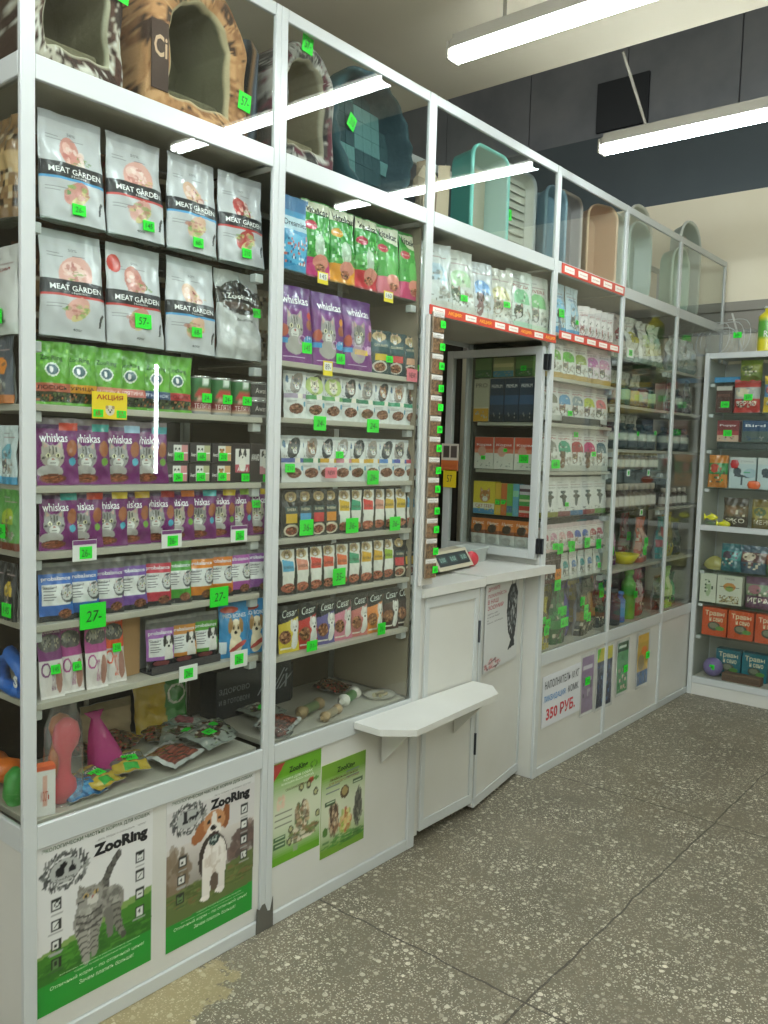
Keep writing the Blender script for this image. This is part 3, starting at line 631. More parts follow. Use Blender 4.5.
def proba(key, col, seed, dog=False):
    c = Cv(46, 68, col); c.rect(0, .82, 1, .93, '#6c6c6a').rect(0, .93, 1, 1, '#8a8a88').rect(0, .0, 1, .1, '#2a2a2c').rect(.08, .28, .92, .64, '#e6e6e4')
    if dog: c.dog(.78, .5, .2, '#e8e4de', '#3a3634'); c.rect(0, 0, 1, .2, '#26262a').ell(.5, .14, .3, .05, '#8a4a4a')
    else: c.ell(.86, .46, .24, .16, '#5a5a5e'); c.cat(.82, .46, .17, '#c8c8c8'); c.kibble(.75, .12, .2, .08, '#7a4a38', '#a06a4a', seed)
    for q in range(5): c.rect(.12, .56-q*.05, .12+.3+.06*(q % 2), .575-q*.05, '#5a5a60')
    make_pouch(key, 'wet_food_pouch', .082, .142, .010, 'sachet', c, [('probalance', .07, .68, .93, .77, '#f2f2f6', dict(bold=.012)), ('Sterilized' if not dog else 'Puppy', .1, .57, .5, .61, '#333340')], 'foil', seed, .0014, seal=.88)
PB = ['#3a6ab8', '#3a6ab8', '#7a4a9a', '#74509c', '#c03a4e', '#4a9a3a', '#d8822e', '#d8782a', '#b05aa8', '#8a4a9a']
for k, col in enumerate(PB): proba(f'pb{k}', col, k)
for k, col in enumerate(('#a86ab8', '#d08a3a', '#5aa03a')): proba(f'pd{k}', col, k, True)
c = Cv(56, 80, '#3a8ac0'); c.ell(.35, .86, .3, .06, '#c0503a'); c.dog(.52, .5, .24, '#e8d8b8', '#a07a4a'); c.rect(.0, .08, .2, .3, '#dfe8ee').ell(.6, .2, .3, .05, '#c0504a', rot=.3)
make_pouch('pbb', 'treat_packet', .098, .165, .012, 'sachet', c, [('PRO BONES', .12, .72, .9, .79, '#f2f6fa', dict(bold=.012))], 'foil', 3, .0014, seal=.92)
def derev(key, col, seed):
    c = Cv(44, 80, '#ddd6d2'); c.rect(0, .62, 1, 1, col).rect(0, .94, 1, 1, '#e4dfdc').ell(.5, .72, .48, .12, '#5c5a56').ell(.35, .75, .2, .07, '#8c8a80').rect(0, .5, 1, .62, col).ring(.25, .38, .18, .1, col, .3).ell(.8, .25, .16, .2, '#a87a6c').rect(.0, 0, 1, .03, '#efeae6')
    c.speck(.05, .65, .95, .8, ['#3a3a36', '#b0a890'], .2, seed, 2)
    make_pouch(key, 'treat_packet', .078, .185, .008, 'sachet', c, [('Деревенские', .06, .84, .94, .9, '#f6e9ee'), ('DENTAL', .45, .1, .62, .4, col, {})], 'gloss', seed, .0012, seal=.94)
for k, col in enumerate(('#7a3a72', '#a84a8a', '#b04a8c', '#e0562a')): derev(f'dv{k}', col, k)

# ---- bay 2 designs
def kite(key, low, seed, proper=False, m='crink'):
    c = Cv(70, 100, '#3f9a3c'); c.rect(0, .0, 1, .25, low).rect(0, .78, 1, 1, '#3f9a3c'); c.poly([(.0, .95), (.98, .99), (.98, .74), (.4, .78)] if proper else [(0, .82), (1, .84), (1, .99), (0, .98)], '#e9ead0')
    c.speck(.05, .28, .95, .72, ['#6ac060', '#2c7a30', '#bfe0c0'], .3 if not proper else .05, seed, 4); c.ell(.25, .66, .22, .06, '#b8324a' if seed != 1 else '#d8a030'); c.ell(.55, .4, .2, .16, '#7ac870' if proper else '#dfe8dc', .6); c.ell(.62, .2, .3, .1, '#d88a7a').kibble(.6, .12, .2, .06, '#a8604a', '#d89a72', seed)
    make_pouch(key, 'dry_food_bag', .135, .235, .016, 'pillow' if not proper else 'stand', c, [('kitekat', .12, .83, .92, .93, '#1f2a1c', dict(bold=.02, slope=-.03)), ('мясной пир', .1, .645, .42, .675, '#fff0e0')], m, seed, .0022 if not proper else .001, seal=.93)
kite('kk0', '#c22e78', 0); kite('kk1', '#e0962a', 1); kite('kk2', '#c8283a', 2); kite('kk3', '#c86a7a', 3, True, 'gloss'); kite('kk4', '#c23a6c', 4, True, 'gloss')
c = Cv(60, 90, '#2f8ab8'); c.rect(0, .55, 1, .72, '#bcd8e4').rect(.0, .8, 1, 1, '#2a6a9a').ell(.5, .3, .4, .2, '#5ab0d8').speck(.1, .1, .9, .5, ['#d8e8f0', '#1f5a88', '#c86a5a'], .25, 3, 3)
make_pouch('blue_cat', 'dry_food_bag', .12, .225, .016, 'stand', c, [('Dreamies', .1, .6, .9, .68, '#1c2a3a', dict(bold=.012))], 'gloss', 2, .001, seal=.94)
def sheba(key, col, seed, dark=True):
    c = Cv(36, 72, '#272a2a'); 
    if dark: c.ell(.5, .86, .3, .11, '#b8a070'); c.cat(.5, .85, .17, '#9a8058'); c.rect(.22, .3, .78, .5, col); c.rect(.18, .5, .82, .66, '#33484a'); c.ell(.5, .15, .38, .13, '#d8ccb4').kibble(.5, .14, .28, .09, '#8a4434', '#c07a5a', seed)
    else: c.poly([(.15, .96), (.88, .96), (.78, .2), (.22, .2)], '#e6e4da').ell(.5, .86, .28, .1, '#c4ae86'); c.cat(.5, .85, .16, '#9a8058'); c.poly([(.2, .76), (.8, .7), (.78, .5), (.22, .5)], col).kibble(.5, .15, .34, .1, '#b0604a', '#d88a6a', seed)
    make_pouch(key, 'wet_food_pouch', .072, .148, .009, 'sachet', c, [('SHEBA', .26, .56, .74, .62, '#e2d8b8' if dark else '#4a4438')], 'foil', seed, .001, seal=.93)
SH = ['#d8b038', '#58a0cc', '#c83a3c', '#d88a30', '#d8b030', '#3aa078', '#d84038', '#dc9a84', '#d8b03a', '#d8b430', '#6ab0d8']
for k, col in enumerate(SH): sheba(f'sa{k}', col, k, k < 4)
SH2 = ['#58a8cc', '#dc9078', '#d84a3c', '#d85a40', '#e06a38', '#3a9a70', '#d8a830', '#d8a82a', '#98b832', '#c83440', '#d8b030']
for k, col in enumerate(SH2): sheba(f'sb{k}', col, k+20, k > 8)
def pur(key, col, furc, seed, green=False):
    c = Cv(42, 64, '#dcdedb'); c.rect(0, .93, 1, 1, '#b4b8b8'); c.ell(.55, .74, .34, .18, '#2c3236' if seed % 2 else '#9c948c', rot=.5); c.cat(.55, .72, .2, furc); c.ell(.15, .82, .07, .08, '#5a7a9a'); c.rect(0, .42, 1, .51, col, slope=.0).rect(.55, .42, .8, .51, '#efe9dc'); c.kibble(.52, .2, .32, .11, '#7c5040', '#a87a60', seed); c.ell(.9, .3, .07, .06, '#6aa0b8')
    if green: c.ell(.5, .72, .42, .2, '#b8cc7a'); c.cat(.5, .7, .2, '#e8e0c8')
    for q in range(2): c.rect(.1, .36-q*.03, .5, .37-q*.03, '#a0a4a2')
    make_pouch(key, 'wet_food_pouch', .084, .146, .010, 'sachet', c, [('CAT CHOW', .08, .53, .62, .58, '#3a4044')], 'foil', seed, .0013, seal=.92)
PU = [('#b0a0b8', '#8c8a8a'), ('#5a9a60', '#d8b890'), ('#6aa86a', '#d8b890'), ('#2f7a5c', '#8a7a6c'), ('#2f7a5c', '#7a7a78'), ('#3a9a70', '#9a6a48'), ('#3a9a70', '#9a7054'), ('#3a9a78', '#8a6048')]
for k, (a, f_) in enumerate(PU): pur(f'pu{k}', a, f_, k, k in (1, 2))
PV = [('#5a68a8', '#4a4a4c'), ('#3a8a5a', '#8a6a50'), ('#d8a838', '#a0a0a0'), ('#d890a0', '#c8c8c8'), ('#d8a838', '#8a8a8a'), ('#d8aa3a', '#8a8880'), ('#5a8ac8', '#6a6a6a'), ('#5a60b0', '#3a3a3c'), ('#c84860', '#9a7a60')]
for k, (a, f_) in enumerate(PV): pur(f'pv{k}', a, f_, k+11)
def cesar(key, col, seed):
    c = Cv(44, 62, col); c.poly([(0, .62), (1, .74), (1, 1), (0, 1)], '#26282a').rect(0, .9, 1, 1, '#3c3e3e'); c.dog(.74, .5, .22, '#f0eee8', '#dcd8d0'); c.kibble(.26, .34, .24, .15, '#8a5a40', '#c08a60', seed); c.rect(.05, .08, .6, .1, '#f0e8dc')
    make_pouch(key, 'wet_food_pouch', .094, .15, .011, 'sachet', c, [('Cesar', .14, .74, .86, .9, '#e6ece4', dict(bold=.0, slope=.05, shear=.5))], 'foil', seed, .0012, seal=.93)
CE = ['#d8c040', '#c83c38', '#6a6298', '#d88a9c', '#c87a74', '#e08a48', '#4a3430', '#3a3030']
for k, col in enumerate(CE): cesar(f'ce{k}', col, k)
def derdark(key, col, seed):
    c = Cv(44, 68, '#2a4448'); c.rect(0, .5, 1, .8, '#2c5258').ell(.4, .86, .35, .1, '#c8b088'); c.cat(.4, .84, .18, '#a08a60'); c.rect(.15, .3, .75, .46, col); c.ell(.4, .17, .36, .13, '#cfc8bc').kibble(.4, .16, .28, .1, '#8a5a44', '#b88a68', seed)
    make_pouch(key, 'wet_food_pouch', .088, .15, .010, 'sachet', c, [('GOURMET', .12, .62, .8, .68, '#d8d0b0')], 'foil', seed, .001, seal=.92)
derdark('gm0', '#d8b838', 0); derdark('gm1', '#c84a48', 1); derdark('gm2', '#d0a080', 2)

# ---- pale and other bag designs for the far cases
def pale(key, w, h, t, arch, acc, seed, base='#dcdfd9', foot='#cfd2cb', word='', kind='stand', animal='cat', m='gloss', topc=None, wr=.0012, name='pet_food_bag', bw=None):
    c = Cv(40, 60, base); c.rect(0, 0, 1, .12, foot)
    if topc: c.rect(0, .84, 1, 1, topc)
    c.ell(.5, .56, .3, .13, arch).rect(.2, .44, .8, .56, arch) if arch else None
    if arch: blob(c, .5, .52, .26, .12, [arch, '#e2e0d8', '#5a5a52'], 9, seed, .2); blob(c, .68, .26, .16, .09, ['#8a8a80', '#c0c0b4', '#a09080'], 16, seed+2, .3)
    c.rect(.12, .86, .5, .875, '#a8a8a4'); c.rect(.1, .2, .34, .215, '#8a8a86')
    if animal == 'cat': c.cat(.34, .29, .17, acc)
    elif animal == 'dog': c.dog(.38, .34, .14, acc, '#4a3a30')
    elif animal == 'leaf':
        for q in range(5): c.ell(.5+.08*(q-2), .3+.05*q, .05, .12, acc, rot=(q-2)*.3)
    elif animal == 'pots': c.ell(.5, .45, .1, .2, acc).ell(.5, .5, .22, .05, '#3a3a3a').ell(.5, .62, .16, .04, acc)
    c.speck(.2, .12, .8, .2, ['#8a8a84', '#c8ccc6'], .35, seed, 2); c.rect(.15, .78, .85, .8, '#b09a98')
    tx = [(word, .18, .7, .82, .76, bw or '#a04a4a', dict(bold=.01))] if word else []
    make_pouch(key, name, w, h, t, kind, c, tx, m, seed, wr, seal=.92)

# ------------------------------------------------------------------ price cards on shelf edges
def card(x, z, w, h, label, txt='26-', style='g', y=.024, group='price cards on the shelf edges', X=None, ry=0.):
    b = MB(); base = {'g': GREEN, 'w': '#eceae6', 'y': '#f0d820', 'a': '#f2d21c', 'ww': '#e6e8e2', 'o': '#e88a28', 'p': '#e87a88'}[style]
    b.box(-w/2, -.0015, -h/2, w/2, 0, h/2, base, ch=.0004); F = flat(w, h, -.0015, -w/2, -h/2)
    if style == 'g': b.text(txt, .22, .28, .8, .72, F, '#123a16', shear=.12)
    if style == 'w': b.box(-w/2+.001, -.002, h*.28, w/2-.001, -.0016, h/2-.001, '#7a3a78', ch=.0001); b.box(-w*.22, -.0025, -h*.4, w*.3, -.0016, h*.18, GREEN, ch=.0001); b.text(txt, .36, .2, .7, .55, F, '#123a16', .0014)
    if style == 'ww': b.box(-w*.25, -.0025, -h*.3, w*.25, -.0016, h*.3, GREEN, ch=.0001); b.text(txt, .34, .32, .66, .66, F, '#123a16', .0014)
    if style == 'y': b.box(-w*.4, -.0022, -h*.15, w*.4, -.0016, h*.4, '#f0efe6', ch=.0001); b.text(txt, .2, .42, .8, .8, F, '#2a2a2a', .001)
    if style == 'a':
        b.text('АКЦИЯ', .12, .68, .88, .9, F, '#b0241c', .0006, bold=.02)
        for u, tt in ((.03, '68-'), (.69, '57-')): b.box(-w/2+u*w, -.0024, -h*.44, -w/2+(u+.28)*w, -.0016, -h*.16, GREEN, ch=.0001); b.text(tt, u+.06, .1, u+.22, .3, F, '#b01818', .0016)
        for cx, cz, rr, cc in ((0, -.18, .13, '#e8dcc8'), (-.09, -.06, .045, '#b89a70'), (.09, -.06, .045, '#b89a70'), (-.045, -.16, .02, '#2a2220'), (.045, -.16, .02, '#2a2220'), (0, -.24, .028, '#2a2220')):
            k = [(cx*w+rr*w*math.cos(a), -.0017-(.0004 if cc == '#e8dcc8' else .0009), cz*h+rr*w*math.sin(a)) for a in np.linspace(0, 2*PI, 15)[:-1]]; b.add(k, [tuple(range(14))], cc)
    if style in 'op': b.text(txt, .2, .3, .8, .7, F, '#2a1a10')
    o = obj('price_card', b, None, 'paper', label=label, cat='price card', group=group); o.location = (x, y, z)
    if X is not None: o.location = (X, x, z); o.rotation_euler = (0, ry, -PI/2)
    return o

# ------------------------------------------------------------------ bay 1 goods
B1 = "nearest case's %s shelf"
KG = 'food packs behind the glass of the nearest case'
W1 = ['top', 'second', 'third', 'fourth', 'fifth', 'sixth', 'seventh']
y0 = .036
row(['mg_blue', 'mg_red', 'mg_blue2', 'mg_red2'], .145, .675, Z1[0], y0, B1 % 'top', ['white bag with black band and blue line', 'white bag with black band, pink meat', 'white bag with blue line, pale meat', 'white bag with red line, dark steak'], 'pet food bag', 'white pet food bags on the top shelf', jit=.004, sticks={0: (.5, .12, 0, .035), 1: (.62, .14, 1, .035), 2: (.5, .1, 2, .035), 3: (.5, .12, 3, .035)}, tilt=-.06)
row(['mg_red4', 'mg_redc', 'mg_blue2', 'zr_silver'], .145, .675, Z1[1], y0, B1 % 'second', ['white bag with red line, large pink meat', 'white bag with red round badge', 'white bag with blue line and bowl', 'crumpled silver bag with black label'], 'pet food bag', 'white pet food bags on the second shelf', jit=.004, sticks={1: (.55, .25, 4, .05), 2: (.5, .22, 2, .035), 3: (.82, .55, 5, .035)}, tilt=-.06)
for j, z in enumerate(Z1[:2]):
    row(['kib1', 'kib2', 'kib3', 'kib2'], .16, .62, z, .17, ("top" if j == 0 else "second")+" shelf, behind white bags", 'brown patterned kibble bag', 'kibble bag', 'brown bags behind the white bags', jit=.01, tilt=0, seed=j)
row([f'zg{i}' for i in range(6)], .085, .445, Z1[2], y0, B1 % 'third', ['shiny green pouch, '+q+' band' for q in ('brick red', 'orange', 'salmon', 'rose', 'navy', 'crimson')], 'pet food pouch', 'shiny green pouches', jit=.003, rz=-.12, tilt=-.08)
for i, x in enumerate((.535, .608, .681)): put('can_g', (x, .075, Z1[2]), lab('green tin with meat picture and pink word', i, 3, B1 % 'third'), 'tin can', 'green pet food tins', stick=(.5, .42, 7, .034))
for i in range(2): put('can_k', (.748 if i == 0 else .7475, .08, Z1[2]+.0525*i), ('lower' if i == 0 else 'upper')+' of two small black tins beside the green tins', 'tin can', 'small black tins')
row([f'wk{i}' for i in range(4)], .10, .365, Z1[3], y0, B1 % 'fourth', ['purple cat pouch with '+q+' tip' for q in ('red', 'teal', 'pale blue', 'grey green')], 'pet food pouch', 'larger purple cat food pouches', rz=-.12, s=1.09, tilt=-.06, jit=.003)
tins = [['aw_pink', 'aw_pink'], ['aw_green', 'aw_green'], ['aw_tan', 'aw_tan']]
for i, (x, cc) in enumerate(zip((.445, .522, .598), ('pink', 'olive', 'tan'))):
    for j in range(2): put(tins[i][j], (x+.002*j, .07, Z1[3]+.0565*j), f'{"lower" if j == 0 else "upper"} black pate tin with {cc} label on the fourth shelf of the nearest case', 'tin can', 'stacked black pate tins', stick=((.5, .3, i+j, .03)))
put('aw_tall', (.67, .07, Z1[3]), 'narrow black carton with dog face beside the stacked tins', 'carton', 'black dog food cartons', stick=(.7, .12, 3, .03))
put('aw_wide', (.7475, .07, Z1[3]), 'wide black carton with dog face and white side word', 'carton', 'black dog food cartons', stick=(.75, .1, 6, .03))
row([f'wk{i}' for i in range(4, 14)], .10, .745, Z1[4], y0, B1 % 'fifth', ['purple cat pouch, '+q+' tip' for q in ('teal', 'red', 'yellow', 'ochre', 'dark red', 'orange', 'turquoise', 'mustard', 'olive', 'gold')], 'pet food pouch', 'purple cat food pouches on the fifth shelf', rz=-.2, tilt=-.06, jit=.004, sticks={9: (.3, .62, 6, .03)})
row([f'pb{i}' for i in range(10)], .095, .745, Z1[5], y0, B1 % 'sixth', [q+' pouch with white label' for q in ('royal blue', 'second royal blue', 'violet', 'purple', 'crimson', 'green', 'orange', 'deep orange', 'pink violet', 'plum')], 'pet food pouch', 'coloured pouches with dark tops', rz=-.14, tilt=-.06, jit=.003)
row([f'dv{i}' for i in range(4)], .085, .268, Z1[6]-.0, y0, B1 % 'seventh', ['dark purple dental stick packet', 'magenta dental stick packet', 'pink dental stick packet', 'orange red dental stick packet'], 'treat packet', 'dental stick packets', rz=-.08, tilt=-.12, jit=.001, s=(.77, 1, 1), zs=[0, .0, .0, .0], sticks={0: (.6, .38, 1, .03), 1: (.65, .35, 2, .03), 3: (.55, .5, 3, .03)}, alt=.012)
b = MB(); b.prism([(0, .0), (.062, .01), (.062, .16), (0, .16)], 0, .16, '#b08a60'); b.prism([(.063, .04), (.10, .09), (.10, .10), (.063, .055)], 0, .15, '#94714c')
o = obj('cardboard_box', b, None, 'paper', label='plain brown cardboard box end on the seventh shelf', cat='box'); o.location = (.302, .085, Z1[6])
b = MB(); b.box(0, 0, 0, .235, .075, .004, '#3a3a3c'); b.box(0, .071, .004, .235, .075, .15, '#8b8c8b'); b.box(0, 0, .004, .235, .004, .022, '#3a3638')
o = obj('display_tray', b, None, 'paper', label='grey display tray holding three dog food pouches', cat='tray'); o.location = (.370, .045, Z1[6])
row(['pd0', 'pd1', 'pd2'], .412, .563, Z1[6]+.005, .052, 'the grey display tray', [q+' dog food pouch with black foot' for q in ('lilac', 'amber', 'green')], 'pet food pouch', 'dog food pouches in the tray', tilt=-.06)
row(['pbb', 'pbb'], .662, .742, Z1[6], .037, B1 % 'seventh', 'bright blue bone treat packet with puppy', 'treat packet', 'blue treat packets', rz=-.08, tilt=-.06)

# left end of the nearest case, goods that face the end glass
Xe = -.002+.0
pale('e_white', .15, .21, .016, None, '#c88a7a', 41, '#d8d6d2', word='Корм')
pale('e_org', .11, .16, .014, '#e08a3a', '#3a3a44', 42, '#5a6068', '#c87a40')
pale('e_pale', .075, .14, .009, '#7ab0c0', '#6a6a6a', 43, '#ccd8d8', '#4a9ac0')
pale('e_grn', .09, .145, .010, '#a8b83a', '#8a5a3a', 44, '#5a9a4a', '#7a3a28')
pale('e_blk', .06, .14, .010, '#d0b040', '#555555', 45, '#26282a', '#3a3c3c')
brownbag('e_kib', '#8a6a48', '#c0a070', 46)
for i, (k, z, d, sts) in enumerate((('e_kib', Z1[0], 'tan kibble bag', None), ('e_white', Z1[1], 'white food bag', (.6, .2, 3)), ('e_org', Z1[2], 'grey and orange packet', None), ('e_pale', Z1[3], 'pale blue pouch', None), ('e_grn', Z1[4], 'green pouch with brown foot', (.2, .3, 2)), ('e_blk', Z1[5], 'black pouch', (.6, .2, 1)))):
    yy = .17 if i < 3 else .125
    n = 1 if i < 3 else 2
    for q in range(n):
        p = PROTO[k]; put(k, (.012+p['size'][2], yy+q*p['size'][0]*.98, z), f'{d}{"" if q == 0 else " farther back"} facing the end glass on the {W1[i]} shelf', 'pet food pack', 'packs facing the end glass', rz=-PI/2, stick=sts)
# blue rubber toy with S marks on the seventh shelf's end, orange rubber toy below
def blob_toy(name, rings, col, m, label, cat, loc, rz=0, rx=0, parts=()):
    b = MB(); P = []
    for z, rx_, ry_, cx in rings:
        P.append([(cx+rx_*math.cos(a), ry_*math.sin(a), z) for a in np.linspace(0, 2*PI, 20, endpoint=False)])
    b.loft(P, col); o = obj(name, b, None, m, label=label, cat=cat); o.location = loc; o.rotation_euler = (rx, 0, rz)
    for n, q, mm in parts: obj(n, q, o, mm)
    return o
b = MB(); b.tube([(.0, .09, .02), (0, .10, .07), (0, .16, .10), (0, .2, .07), (0, .19, .02), (0, .13, .012), (0, .09, .02)], .019, 10, '#2f6ac0')
F = lambda u, v, off=0.: (-.0195-off+0*u, .102-u*.02, .03+v*.03)
b.text('S', 0, 0, 1, 1, F, '#f0f0f0', .001, bold=.05)
o = obj('ring_toy', b, None, 'plast', label='blue rubber ring toy marked S by the end glass', cat='toy'); o.location = (.035, .0, Z1[6])

# things lying on the deck of the nearest case
ZD = .5805
rs = [(0, .005, .005, 0), (.004, .028, .02, 0), (.03, .036, .024, 0), (.055, .03, .022, .002), (.07, .018, .014, .002), (.10, .015, .013, .004), (.125, .018, .015, .004), (.145, .032, .022, .006), (.17, .037, .024, .008), (.20, .030, .02, .008), (.215, .012, .01, .008), (.218, .002, .002, .008)]
tt = blob_toy('squeaky_bone_toy', rs, '#e03c54', 'gloss', 'tall coral pink rubber bone standing in a clear bag', 'toy', (.135, .085, ZD), 0, 0)
b = MB(); P = []
for z, a_, b_ in ((0, .045, .035), (.03, .052, .04), (.12, .05, .036), (.2, .046, .03), (.24, .03, .015), (.262, .036, .006)):
    P.append([(.004*math.sin(5*a+z*40)+a_*math.cos(a), b_*math.sin(a)+.003*math.sin(9*a), z) for a in np.linspace(0, 2*PI, 24, endpoint=False)])
b.loft(P, '#ffffff', True, False); obj('clear_bag', b, tt, 'film')
rs = [(0, .005, .005, 0), (.006, .03, .022, 0), (.05, .036, .026, 0), (.08, .024, .02, 0), (.10, .022, .018, 0), (.13, .034, .026, 0), (.155, .026, .02, 0), (.165, .003, .003, 0)]
blob_toy('squeaky_bone_toy', rs, '#e8792a', 'gloss', 'orange rubber bone behind the coral pink one', 'toy', (.185, .19, ZD+.03), .4)
rs = [(0, .02, .015, 0), (.01, .04, .03, 0), (.05, .05, .034, .005), (.09, .04, .03, -.005), (.13, .045, .03, 0), (.15, .01, .01, 0)]
blob_toy('squeaky_bone_toy', rs, '#e8792a', 'gloss', 'orange rubber toy lying against the end glass', 'toy', (.055, .38, ZD+.05), .2, PI/2)
rs = [(0, .03, .02, 0), (.02, .04, .03, 0), (.07, .03, .025, 0), (.09, .008, .008, 0)]
blob_toy('rubber_frog_toy', rs, '#3f9a40', 'gloss', 'green rubber toy at the end glass low corner', 'toy', (.052, .17, ZD), 1.)
c = Cv(20, 40, '#e4e2de'); c.rect(0, .9, 1, 1, '#d8603a').rect(.4, .2, .6, .8, '#e0b0a0')
make_box('white_box', 'toy_carton', .05, .125, .03, c, [('КОСТЬ', .3, .3, .7, .5, '#c05040')], 'paper', '#e06a3a')
put('white_box', (.065, .055, ZD), 'slim white carton with an orange edge beside the coral bone', 'carton', rz=-.25)
b = MB(); P = []
for z, a_, b_, cx in ((0, .05, .035, 0), (.02, .055, .04, 0), (.08, .042, .032, -.015), (.13, .026, .02, -.03), (.165, .012, .01, -.038), (.185, .03, .004, -.042)):
    P.append([(cx+a_*math.cos(a)*(1+.06*math.sin(7*a)), b_*math.sin(a), z) for a in np.linspace(0, 2*PI, 28, endpoint=False)])
b.loft(P, '#b52f7e'); o = obj('bagged_toy', b, None, 'crink', label='magenta cone shaped toy in a tied clear bag', cat='toy'); o.location = (.315, .17, ZD)
def packet(key, w, h, cv, texts, seed, m='crink', t=.009, backcol='#9a9a98'): make_pouch(key, 'treat_packet', w, h, t, 'pillow', cv, texts, m, seed, .002, backcol=backcol)
c = Cv(36, 50, '#3a78a8'); c.speck(0, 0, 1, 1, ['#5aa0cc', '#2a5a88'], .3, 1, 3); packet('p_blue', .11, .11, c, [], 1, t=.02)
c = Cv(40, 50, '#b8a038'); c.rect(0, .35, 1, .8, '#6a6a62').ell(.5, .5, .3, .15, '#8a5a3a').rect(.3, .1, .7, .3, '#3aa040').rect(0, .85, 1, 1, '#c8a860'); packet('p_yel', .10, .12, c, [('Титбит', .2, .65, .8, .75, '#f0e8d0')], 2)
c = Cv(40, 50, '#b6b8b2'); c.rect(.1, .1, .9, .9, '#6c3a30'); 
for q in range(6): c.rect(.12, .15+q*.12, .88, .2+q*.12, '#8a4c3c')
packet('p_jerky', .15, .12, c, [], 3)
c = Cv(40, 50, '#8a9088'); c.ell(.5, .5, .35, .25, '#5a4234').speck(.1, .1, .9, .9, ['#3c3a34', '#a8a89c', '#6a7a50'], .35, 4, 3).ell(.6, .55, .14, .1, '#2fd838'); packet('p_grey', .13, .13, c, [], 4)
c = Cv(40, 50, '#5a4638'); c.speck(0, 0, 1, 1, ['#8a6a48', '#2e241e', '#a04038'], .5, 6, 3); packet('p_brown', .12, .12, c, [], 6)
c = Cv(40, 50, '#7c8c88'); c.rect(.1, .1, .9, .9, '#a0a49a').ell(.5, .5, .3, .3, '#a8606a'); packet('p_red', .10, .1, c, [], 7)
lie = -PI/2+.25
flatp = [('p_blue', .185, .045, .0, 'crinkled blue treat packet lying at the front'), ('p_yel', .255, .05, .3, 'yellow and grey treat packet lying by the blue one'), ('p_yel', .325, .06, -.3, 'yellow footed treat packet next to the jerky pack'), ('p_grey', .39, .15, .5, 'grey treat packet lying behind the yellow ones'), ('p_jerky', .50, .045, .35, 'clear pack of brown jerky strips lying flat'), ('p_grey', .635, .06, .2, 'grey pack of dried treats with a green sticker, right of the jerky'), ('p_grey', .70, .16, -.2, 'grey pack of dried treats near the case post'), ('p_red', .69, .26, .3, 'small pack of reddish treats at the back of the deck'), ('p_brown', .46, .24, .6, 'brown bag of dried chews behind the jerky pack'), ('p_brown', .57, .25, -.3, 'brown bag of dried chews below the yellow bag'), ('p_grey', .56, .17, -.7, 'silver grey packet lying among the dried chews'), ('p_brown', .36, .28, 1.2, 'dark brown chew bag at the rear of the deck')]
for i, (k, x, y, a, l) in enumerate(flatp):
    p = PROTO[k]; put(k, (x, y, ZD+.010+.011*(i % 3)), l, 'treat packet', 'treat packets lying on the deck', rx=-PI/2+.12, rz=a, stick=(.55, .5, i, .04) if i in (1, 2, 5) else None)
c = Cv(40, 60, '#c8a828'); c.ell(.8, .5, .3, .6, '#3a8a3a').ring(.75, .5, .2, .14, '#e8e8d8'); make_pouch('yg', 'chew_bag', .2, .22, .02, 'bag', c, [], 'crink', 5, .003)
put('yg', (.63, .36, ZD), 'tall yellow and green bag standing at the back of the deck', 'bag', None, rx=-.1)
c = Cv(30, 40, '#b09a78'); c.rect(0, .8, 1, 1, '#8a7a5c'); make_pouch('kr', 'paper_sack', .17, .13, .02, 'bag', c, [], 'paper', 6, .003)
put('kr', (.44, .37, ZD), 'low beige paper sack left of the yellow and green bag', 'bag', None, rx=-.1)
b = MB(); b.box(0, 0, 0, .3, .006, .2, '#14110f'); f_ = MB(); f_.box(-.012, -.008, 0, -.001, .008, .21, '#8a8478').box(.301, -.008, 0, .312, .008, .21, '#8a8478').box(-.012, -.008, .2105, .312, .008, .222, '#8a8478')  # black sheet in place of the dark window opening behind the deck
o = obj('dark_window_stand_in', b, None, 'gloss', label='black framed panel standing in for the dark window behind the deck', cat='board'); o.location = (.08, .40, ZD); obj('panel_frame', f_, o, 'gloss')

card(.223, 1.585, .098, .066, 'yellow and green sale card reading АКЦИЯ', style='a', y=.023, group='yellow cards')
for x, z, w_, h_, n in ((.156, 1.228, .065, .052, 'first'), (.413, 1.24, .065, .048, 'second'), (.648, 1.24, .062, .048, 'third')): card(x, z, w_, h_, f'white price card with purple head and green sticker, {n} from left on nearest case', style='w', group='purple headed price cards')
card(.179, 1.062, .072, .064, 'large green price card under the two royal blue pouches', '27-')
card(.578, 1.063, .066, .056, 'green price card under the orange pouches', '27-')
card(.473, .861, .062, .045, 'white card with green sticker under the dog food tray', style='ww', group='white cards with green stickers')
card(.655, .869, .066, .05, 'white card with green sticker under the bright blue packets', style='ww', group='white cards with green stickers')

# ------------------------------------------------------------------ bay 2 goods
B2 = "second case's %s shelf"
put('blue_cat', (.875, .06, Z2[0]), 'blue bag beside the shiny green ones, top shelf of the second case', 'pet food bag')
row(['kk0', 'kk1', 'kk2', 'kk3', 'kk4'], .975, 1.45, Z2[0], y0, B2 % 'top', ['crinkled green bag, pink foot', 'crinkled green bag, orange foot', 'crinkled green bag, red foot', 'smooth green bag, rosy foot', 'smooth green bag, deep pink foot'], 'pet food bag', 'green cat food bags', tilt=-.05, rz=-.05, s=(.87, 1, 1))
row(['wkb0', 'wkb1', 'wkb2'], .89, 1.18, Z2[1], y0, B2 % 'second', ['big purple bag with fluffy cat', 'big purple bag with tabby cat', 'big purple bag with yellow stripe'], 'pet food bag', 'big purple cat food bags', rz=-.06, tilt=-.04, s=(.875, 1, 1), sticks={0: (.75, .2, 1, .045), 1: (.8, .12, 2, .045)})
